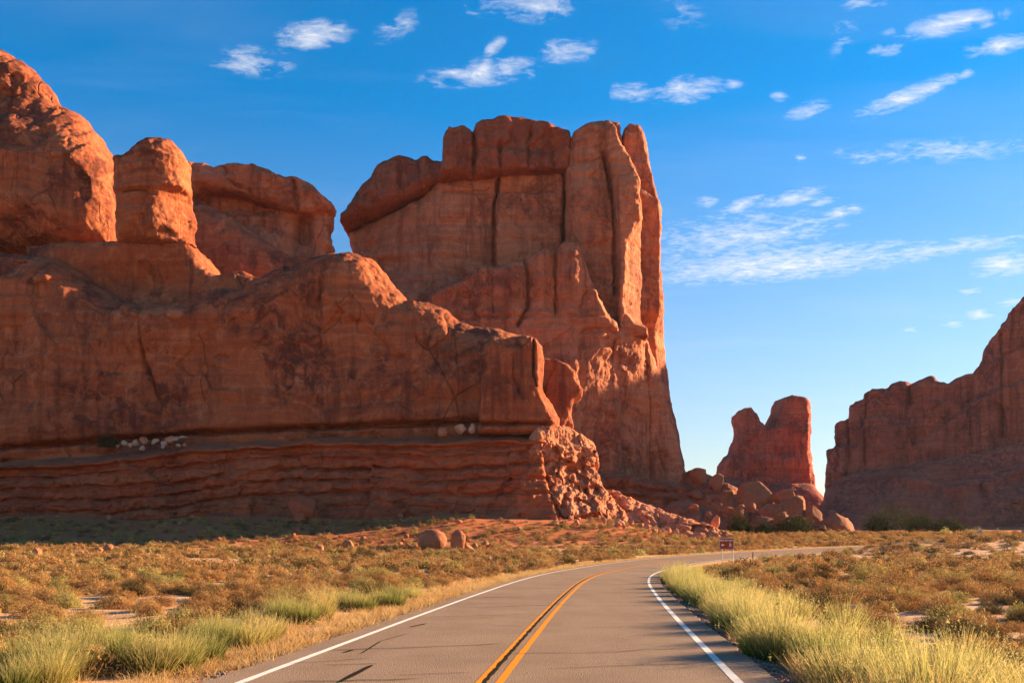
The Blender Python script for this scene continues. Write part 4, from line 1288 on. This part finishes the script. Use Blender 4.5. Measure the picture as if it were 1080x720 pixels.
# straw tufts before the band
for i in range(60):
    yv = RNG.uniform(7, 46); k_ = np.argmin(np.abs(RC[:, 1] - yv))
    p = RC[k_] + RN[k_] * RNG.uniform(4.55, 5.6)
    plant('straw_tuft', random.choice(ST), p[0], p[1], RNG.uniform(.6, 1.0), 'dry straw tuft on the gravel between right road edge and tall grass', 'grass tuft', 'straw tufts on the right shoulder')
for (yv, o) in ((8.2, 4.75), (8.8, 5.0), (9.6, 4.7), (10.3, 4.9), (11.2, 4.65), (12.4, 4.7), (7.6, 5.1), (14.0, 4.7)):
    k_ = np.argmin(np.abs(RC[:, 1] - yv)); p = RC[k_] + RN[k_] * o
    plant('straw_tuft', random.choice(ST), p[0], p[1], RNG.uniform(1.25, 1.6), 'tall dry straw plume at the near end of the right shoulder', 'grass tuft', 'tall straw plumes at the near right shoulder', 1.2)
# left verge clumps
for (pxl, D, s, nclump, sp) in ((120, 15.5, 1.0, 7, 1.1), (165, 15.2, .9, 4, .7), (75, 14.5, .9, 4, .8), (232, 18.5, .85, 6, .8), (262, 20, .85, 5, .7), (330, 25, .9, 6, .9), (375, 28.5, .95, 7, 1.1), (412, 31, .85, 4, .8), (440, 36, .8, 4, .9), (20, 13.5, .8, 4, .8), (300, 24, .7, 3, .7)):
    for q in range(nclump):
        xx = (pxl - 540) / F * D + RNG.normal(0, sp * .6); yy = D + RNG.normal(0, sp * .5)
        if road_dist(np.array([xx]), np.array([yy]))[0] > -5.0: xx -= 1.0
        plant('grass_clump', random.choice(GR), xx, yy, s * RNG.uniform(.75, 1.05), 'tall yellow green grass clump standing on the left verge of the road', 'grass clump', 'tall grass clumps along the left verge')
# single bushes that stand out
def bush(px, D, w, h, mat, label, n=1800, leaf=.06, z=None):
    rg = np.random.default_rng(int(px * 7 + D))
    v, q, a = join(twigs(n, .5 * w, h * .95, leaf, rg, .35), stems(40, .5 * w, h * .8, .02, rg))
    o = mesh_obj('bush', v, [q], mat, None, False, a)
    x_, y_, zz = at_ground(px, D)
    o.location = (x_, y_, (zz if z is None else z) - .05)
    return tag(o, label, 'bush')


bush(42, 20, 1.8, .75, M_OLIVE, 'grey green rounded bush at the lower left, above its dark shadow', 4200, .03)
bush(300, 32, 1.5, .8, M_OLIVE, 'lone bright green bush behind the left grass verge', 3000, .035)
bush(1040, 44, 2.0, 1.3, M_BROWN, 'dark brown round bush standing alone at the right edge', 2400, .06)
bush(945, 42, 2.4, 1.2, M_BROWN, 'wide dark brown bush beyond the tall grass on the right', 2600, .06)
bush(915, 52, 2.2, 1.3, M_OLIVE, 'olive bush with a brown base right of the tall grass', 2400, .06)
bush(115, 159.5, 4.6, 2.2, M_DARK, 'small dark green bush growing on the cliff ledge beside pale blocks', 900, .22, z=CAMZ + (HZ - 471) / F * 159.5)
for k_, (px, D, w, h, lab) in enumerate(((945, 215, 13, 7.5, 'largest dark green thicket at the foot of the right cliff'), (972, 214, 8, 5, 'dark green bush right of the largest thicket'), (925, 213, 6, 4.5, 'dark green bush left of the largest thicket'), (1000, 214, 7, 3.5, 'low dark bush farthest right along the shaded cliff foot'),
        (838, 194, 7.5, 4.2, 'dark green bush in front of the brown boulder slope'), (780, 196, 5, 4, 'dark bush on the left foot of the brown slope'), (805, 190, 4, 2.4, 'small dark bush midway along the foot of the brown slope'))):
    bush(px, D, w, h, M_DARK, lab, 1800, .32)
bush(1028, 180, 5.0, 1.6, M_OLIVE, 'low wide green bush under the pale round marker', 900, .16)
bush(997, 178, 2.6, 1.6, M_GRASS, 'bright yellow bush at the far side of the right field', 700, .16)

# gravel along both paved edges
nG = 5200
s = RNG.uniform(RARC[np.argmin(np.abs(RC[:, 1] - 9))], RARC[np.argmin(np.abs(RC[:, 1] - 60))], nG)
i = np.clip(np.searchsorted(RARC, s), 0, len(RC) - 1)
sd = np.where(RNG.uniform(0, 1, nG) < .8, 1, -1)
o = sd * (4.08 + np.abs(RNG.normal(0, .38, nG)))
p = RC[i] + RN[i] * o[:, None]
bm = bmesh.new(); bmesh.ops.create_icosphere(bm, subdivisions=1, radius=1)
pv = np.array([v.co[:] for v in bm.verts]); pq = np.array([[v.index for v in f.verts] for f in bm.faces]); bm.free()
prot = []
for q in range(4):
    rg = np.random.default_rng(800 + q); v = pv * rg.uniform(.6, 1.1, (len(pv), 1)); prot.append((v, pq, np.zeros(len(v))))
tag(stuff('gravel', p[:, 0], p[:, 1], RNG.uniform(.012, .045, nG), prot, plain_mat('gravel_stone', (.30, .22, .17), .9, (.16, .11, .085), 1.5), (.6, 1.0), z=ground_z(p[:, 0], p[:, 1]) + .03), kind='stuff')


# ------------------------------------------------------------------ sign and posts
def box(bm, cx, cy, cz, sx, sy, sz, bev=0.0):
    r = bmesh.ops.create_cube(bm, size=1)
    bmesh.ops.scale(bm, vec=(sx, sy, sz), verts=r['verts'])
    bmesh.ops.translate(bm, vec=(cx, cy, cz), verts=r['verts'])
    if bev:
        es = list({e for v in r['verts'] for e in v.link_edges})
        bmesh.ops.bevel(bm, geom=es, offset=bev, segments=2, affect='EDGES')


def bm_obj(name, bm, mat, parent=None):
    me = bpy.data.meshes.new(name); bm.to_mesh(me); bm.free(); me.materials.append(mat)
    o = bpy.data.objects.new(name, me); COL.objects.link(o); o.parent = parent
    return o


def flat_poly(bm, pts, y, th):
    vs = [bm.verts.new((a, y, b)) for a, b in pts]
    f = bm.faces.new(vs)
    r = bmesh.ops.extrude_face_region(bm, geom=[f])
    bmesh.ops.translate(bm, vec=(0, th, 0), verts=[v for v in r['geom'] if isinstance(v, bmesh.types.BMVert)])
    bmesh.ops.recalc_face_normals(bm, faces=bm.faces)


def road_sign():
    x, y, z = at_ground(766.3, 75)
    root = thing('road_sign', 'brown direction sign with white lettering on two pale posts inside the bend', 'sign', (x, y, z))
    M_B = plain_mat('brown_sign_board', (.42, .072, .02), .5, (.36, .06, .018), 3)
    M_P = plain_mat('pale_post', (.72, .66, .55), .6, (.6, .52, .42), 5)
    M_W = plain_mat('white_sign_paint', (.85, .82, .76), .5, (.78, .74, .68), 5)
    top = (HZ - 567) / F * 75 + CAMZ - z; bot = (HZ - 579) / F * 75 + CAMZ - z
    W = 1.17; cz = (top + bot) / 2; H = top - bot
    M_B.node_tree.nodes['Principled BSDF'].inputs['Specular IOR Level'].default_value = 0.03
    bm = bmesh.new(); box(bm, 0, 0, cz, W, .03, H, .01); bm_obj('board', bm, M_B, root)
    for sx in (-.33, .53):
        bm = bmesh.new()
        r_ = bmesh.ops.create_cone(bm, cap_ends=True, segments=14, radius1=.04, radius2=.04, depth=top + .25)
        bmesh.ops.translate(bm, vec=(sx, .06, (top - .05) / 2 - .15), verts=r_['verts']); bm_obj('post', bm, M_P, root)
    bm = bmesh.new()
    t_ = .022
    for (cx, c, sx, sz) in ((0, top - .03, W - .05, t_), (0, bot + .03, W - .05, t_), (-W / 2 + .03, cz, t_, H - .09), (W / 2 - .03, cz, t_, H - .09)):
        box(bm, cx, -.018, c, sx, .006, sz)
    bm_obj('border', bm, M_W, root)
    fc = bpy.data.curves.new('lettering', 'FONT'); fc.body = 'Park Avenue'; fc.align_x = 'CENTER'; fc.align_y = 'CENTER'; fc.size = .215; fc.extrude = .003; fc.offset = .006
    fc.materials.append(M_W)
    tmp = bpy.data.objects.new('lettering', fc); COL.objects.link(tmp)
    bpy.context.view_layer.update()
    me = bpy.data.meshes.new_from_object(tmp.evaluated_get(bpy.context.evaluated_depsgraph_get()))
    bpy.data.objects.remove(tmp)
    fo = bpy.data.objects.new('lettering', me); COL.objects.link(fo); fo.parent = root
    fo.location = (-.03, -.019, top - .19); fo.rotation_euler = (math.radians(90), 0, 0)
    bm = bmesh.new()
    az = cz - .1
    flat_poly(bm, [(-.44, az), (-.33, az + .11), (-.33, az + .05), (-.19, az + .05), (-.19, az - .05), (-.33, az - .05), (-.33, az - .11)], -.021, .005)
    bm_obj('arrow', bm, M_W, root)
    # walking figure pictogram
    bm = bmesh.new()
    hx = .27
    flat_poly(bm, [(hx + .035 * math.cos(a), az + .155 + .035 * math.sin(a)) for a in np.linspace(0, 2 * math.pi, 14, endpoint=False)], -.021, .005)
    flat_poly(bm, [(hx - .03, az + .11), (hx + .035, az + .11), (hx + .03, az - .01), (hx + .085, az - .15), (hx + .05, az - .16), (hx, az - .04), (hx - .06, az - .16), (hx - .095, az - .15), (hx - .04, az - .01)], -.021, .005)
    flat_poly(bm, [(hx + .038, az + .10), (hx + .115, az + .03), (hx + .10, az + .01), (hx + .033, az + .06)], -.021, .005)
    flat_poly(bm, [(hx + .125, az + .07), (hx + .14, az + .07), (hx + .125, az - .16), (hx + .11, az - .16)], -.021, .005)
    bm_obj('hiker_symbol', bm, M_W, root)


road_sign()
x, y, z = at_ground(794, 84)
dl = thing('marker_post', 'thin dark roadside marker post right of the brown sign', 'post', (x, y, z))
bm = bmesh.new(); box(bm, 0, 0, .52, .075, .05, 1.15, .01); bm_obj('post', bm, plain_mat('dark_post', (.11, .06, .03), .7), dl)
bm = bmesh.new(); box(bm, 0, -.028, .98, .05, .008, .1); bm_obj('reflector', bm, plain_mat('reflector', (.4, .32, .2), .4), dl)
x, y, z = at_ground(1033.5, 176)
rm = thing('round_marker', 'pale round disc on a short post before the shaded right cliff', 'marker', (x, y, z))
bm = bmesh.new()
zc = CAMZ + (HZ - 561) / F * 176 - z
r_ = bmesh.ops.create_cone(bm, cap_ends=True, segments=28, radius1=.52, radius2=.52, depth=.06)
bmesh.ops.rotate(bm, verts=r_['verts'], cent=(0, 0, 0), matrix=__import__('mathutils').Matrix.Rotation(math.radians(90), 3, 'X'))
bmesh.ops.translate(bm, vec=(0, 0, zc), verts=r_['verts'])
bm_obj('disc', bm, plain_mat('pale_disc', (.62, .44, .33), .5), rm)
bm = bmesh.new(); box(bm, 0, .06, zc / 2 - .1, .08, .06, zc + .2, .01); bm_obj('post', bm, plain_mat('grey_post', (.3, .25, .2), .6), rm)


# ------------------------------------------------------------------ daylight
SUN_AZ, SUN_EL = math.radians(64), math.radians(16)      # azimuth from +Y towards +X
sd = bpy.data.lights.new('sun', 'SUN')
sd.energy = 5.0
sd.angle = math.radians(0.5)
sd.color = (1.0, 0.71, 0.42)
so = bpy.data.objects.new('sun', sd); COL.objects.link(so)
import mathutils
to_sun = mathutils.Vector((math.cos(SUN_EL) * math.sin(SUN_AZ), math.cos(SUN_EL) * math.cos(SUN_AZ), math.sin(SUN_EL)))
so.rotation_euler = to_sun.to_track_quat('Z', 'Y').to_euler()
so.location = (300, 100, 300)

w = bpy.data.worlds.new('World'); scene.world = w; w.use_nodes = True
nt = w.node_tree; nt.nodes.clear(); t = NT(nt)
sky = t.n('ShaderNodeTexSky', sky_type='NISHITA')
sky.sun_disc = False
sky.sun_elevation = SUN_EL; sky.sun_rotation = SUN_AZ
sky.altitude = 1400; sky.air_density = 1.0; sky.dust_density = 0.15; sky.ozone_density = 2.0
hs = t.n('ShaderNodeHueSaturation'); hs.inputs['Saturation'].default_value = 1.3; hs.inputs['Value'].default_value = 0.92
t.l(sky.outputs[0], hs.inputs['Color'])
SKYSAT = hs.inputs['Saturation']
tc = t.n('ShaderNodeTexCoord'); DIR = tc.outputs['Generated']
sx = t.n('ShaderNodeSeparateXYZ'); t.l(DIR, sx.inputs[0])
zc = t.math('MAXIMUM', sx.outputs[2], 0.02)
cb = t.n('ShaderNodeCombineXYZ')
t.l(t.math('DIVIDE', sx.outputs[0], zc), cb.inputs[0]); t.l(t.math('DIVIDE', sx.outputs[1], zc), cb.inputs[1])
CP = cb.outputs[0]                                        # a flat cloud layer overhead, unit height


def cpt(px, py):
    zz = (HZ - py) / F
    return np.array([(px - 540) / F / zz, 1 / zz])


acc = None
for (x0, y0, x1, y1, thick, dens) in (      # photo end points of each cloud's long axis, thickness in px
        (235, 72, 300, 60, 26, .75), (300, 45, 362, 30, 24, .9), (455, 85, 560, 70, 20, 1.0), (515, 60, 530, 38, 16, .8), (565, 58, 628, 50, 18, .9), (400, 45, 440, 12, 24, .55), (525, 8, 600, 4, 26, 1.0), (490, 12, 530, 4, 16, .7),
        (640, 96, 690, 99, 14, .9), (690, 100, 758, 92, 20, 1.05), (765, 90, 782, 86, 8, .8), (835, 125, 868, 108, 15, .8), (815, 105, 830, 100, 10, .7), (945, 36, 1050, 18, 16, 1.15), (910, 122, 1000, 84, 15, 1.1), (918, 55, 952, 50, 10, .8), (1020, 55, 1085, 42, 14, 1.0), (1008, 80, 1032, 76, 8, .9),
        (885, 165, 1090, 155, 18, .62), (765, 226, 800, 204, 12, 1.0), (808, 218, 862, 200, 13, 1.0), (855, 216, 880, 208, 8, .7), (868, 232, 908, 218, 12, .9), (735, 214, 756, 212, 9, .8), (838, 168, 850, 166, 7, .9),
        (690, 262, 880, 236, 34, .80), (690, 290, 960, 268, 24, 1.12), (900, 272, 1085, 252, 12, .85), (1030, 282, 1090, 276, 18, 1.1), (1010, 308, 1035, 307, 6, .8), (1020, 333, 1045, 330, 8, .95), (995, 342, 1014, 340, 6, .9), (952, 348, 968, 346, 6, .8), (1055, 320, 1085, 317, 6, .8), (880, 62, 900, 10, 60, .35), (700, 20, 740, 10, 40, .3), (890, 4, 940, 2, 14, .6)):
    a, b = cpt(x0, y0), cpt(x1, y1)
    c = (a + b) / 2; d = b - a; L = np.linalg.norm(d) / 2
    ang = math.atan2(d[1], d[0])
    xm, ym = (x0 + x1) / 2, (y0 + y1) / 2
    T_ = np.abs(np.dot(cpt(xm, ym - thick / 2) - cpt(xm, ym + thick / 2), [-math.sin(ang), math.cos(ang)])) / 2
    T_ = max(T_, 0.012)
    mp = t.mapping(CP, (L * 1.5, T_ * 1.9, 1.0), (c[0], c[1], 0), (0, 0, ang), 'TEXTURE')
    ln = t.n('ShaderNodeVectorMath', operation='LENGTH'); t.l(mp, ln.inputs[0])
    g = t.math('MULTIPLY', t.math('SUBTRACT', 1.0, ln.outputs['Value'], clamp=True), dens)
    acc = g if acc is None else t.math('MAXIMUM', acc, g)
nA = t.noise(t.mapping(CP, (1, 1, 1), rot=(0, 0, .5)), 13.0, 8, 0.62, 0.8)
nB = t.noise(t.mapping(CP, (1.0, 1.7, 1), rot=(0, 0, -.35)), 22.0, 8, 0.66, 0.6)
nn = t.math('ADD', t.math('MULTIPLY', nA, .55), t.math('MULTIPLY', nB, .45))
den = t.math('ADD', t.math('MULTIPLY', acc, 0.62), t.math('MULTIPLY', t.math('SUBTRACT', nn, .5), 2.5))
gate = t.ramp(acc, [(0.0, 0.0), (0.30, 1.0)], 'EASE')
cm = t.math('MULTIPLY', t.ramp(den, [(0.10, 0.0), (0.55, 0.42), (1.1, 1.0)]), gate)
veil = t.noise(t.mapping(CP, (0.5, 1.4, 1), rot=(0, 0, .3)), 1.6, 6, .6, .4)
cm = t.math('ADD', cm, t.math('MULTIPLY', t.ramp(veil, [(0.48, 0.0), (0.75, 1.0)]), 0.06), clamp=True)
CLOUD = (4.3, 4.2, 4.15)
t.l(t.ramp(sx.outputs[2], [(0.0, 0.85), (0.16, 1.12), (0.42, 1.5)]), SKYSAT)
low = t.ramp(sx.outputs[2], [(0.0, 0.46), (0.18, 0.74), (0.40, 1.0)])
skyb = t.mix(1.0, hs.outputs[0], low, 'MULTIPLY')
skyc = t.mix(cm, skyb, CLOUD)
bg = t.n('ShaderNodeBackground'); bg.inputs['Strength'].default_value = 0.07
t.l(skyc, bg.inputs['Color'])
ow = t.n('ShaderNodeOutputWorld'); t.l(bg.outputs[0], ow.inputs[0])

# thin dry air between the camera and the far cliffs
bm = bmesh.new(); bmesh.ops.create_cube(bm, size=1)
bmesh.ops.scale(bm, vec=(7000, 7400, 190), verts=bm.verts); bmesh.ops.translate(bm, vec=(0, 2900, 88), verts=bm.verts)
hz_, nth = new_mat('thin_haze'); th_ = NT(nth)
pv_ = th_.n('ShaderNodeVolumePrincipled'); pv_.inputs['Density'].default_value = HAZE; pv_.inputs['Color'].default_value = (.86, .86, .9, 1); pv_.inputs['Anisotropy'].default_value = 0.3
th_.l(pv_.outputs[0], th_.n('ShaderNodeOutputMaterial').inputs['Volume'])
tag(bm_obj('haze', bm, hz_), kind='stuff')

# ------------------------------------------------------------------ render settings
vs = scene.view_settings
scene.display_settings.display_device = 'sRGB'
vs.view_transform = 'Standard'; vs.look = 'None'; vs.gamma = 1.0; vs.use_curve_mapping = False
vs.exposure = 1.9
scene.render.engine = 'CYCLES'
scene.cycles.use_denoising = True
scene.cycles.max_bounces = 6
scene.cycles.diffuse_bounces = 5
scene.cycles.transparent_max_bounces = 6
scene.cycles.sample_clamp_indirect = 6
print('script done', round(time.time() - T0, 1))
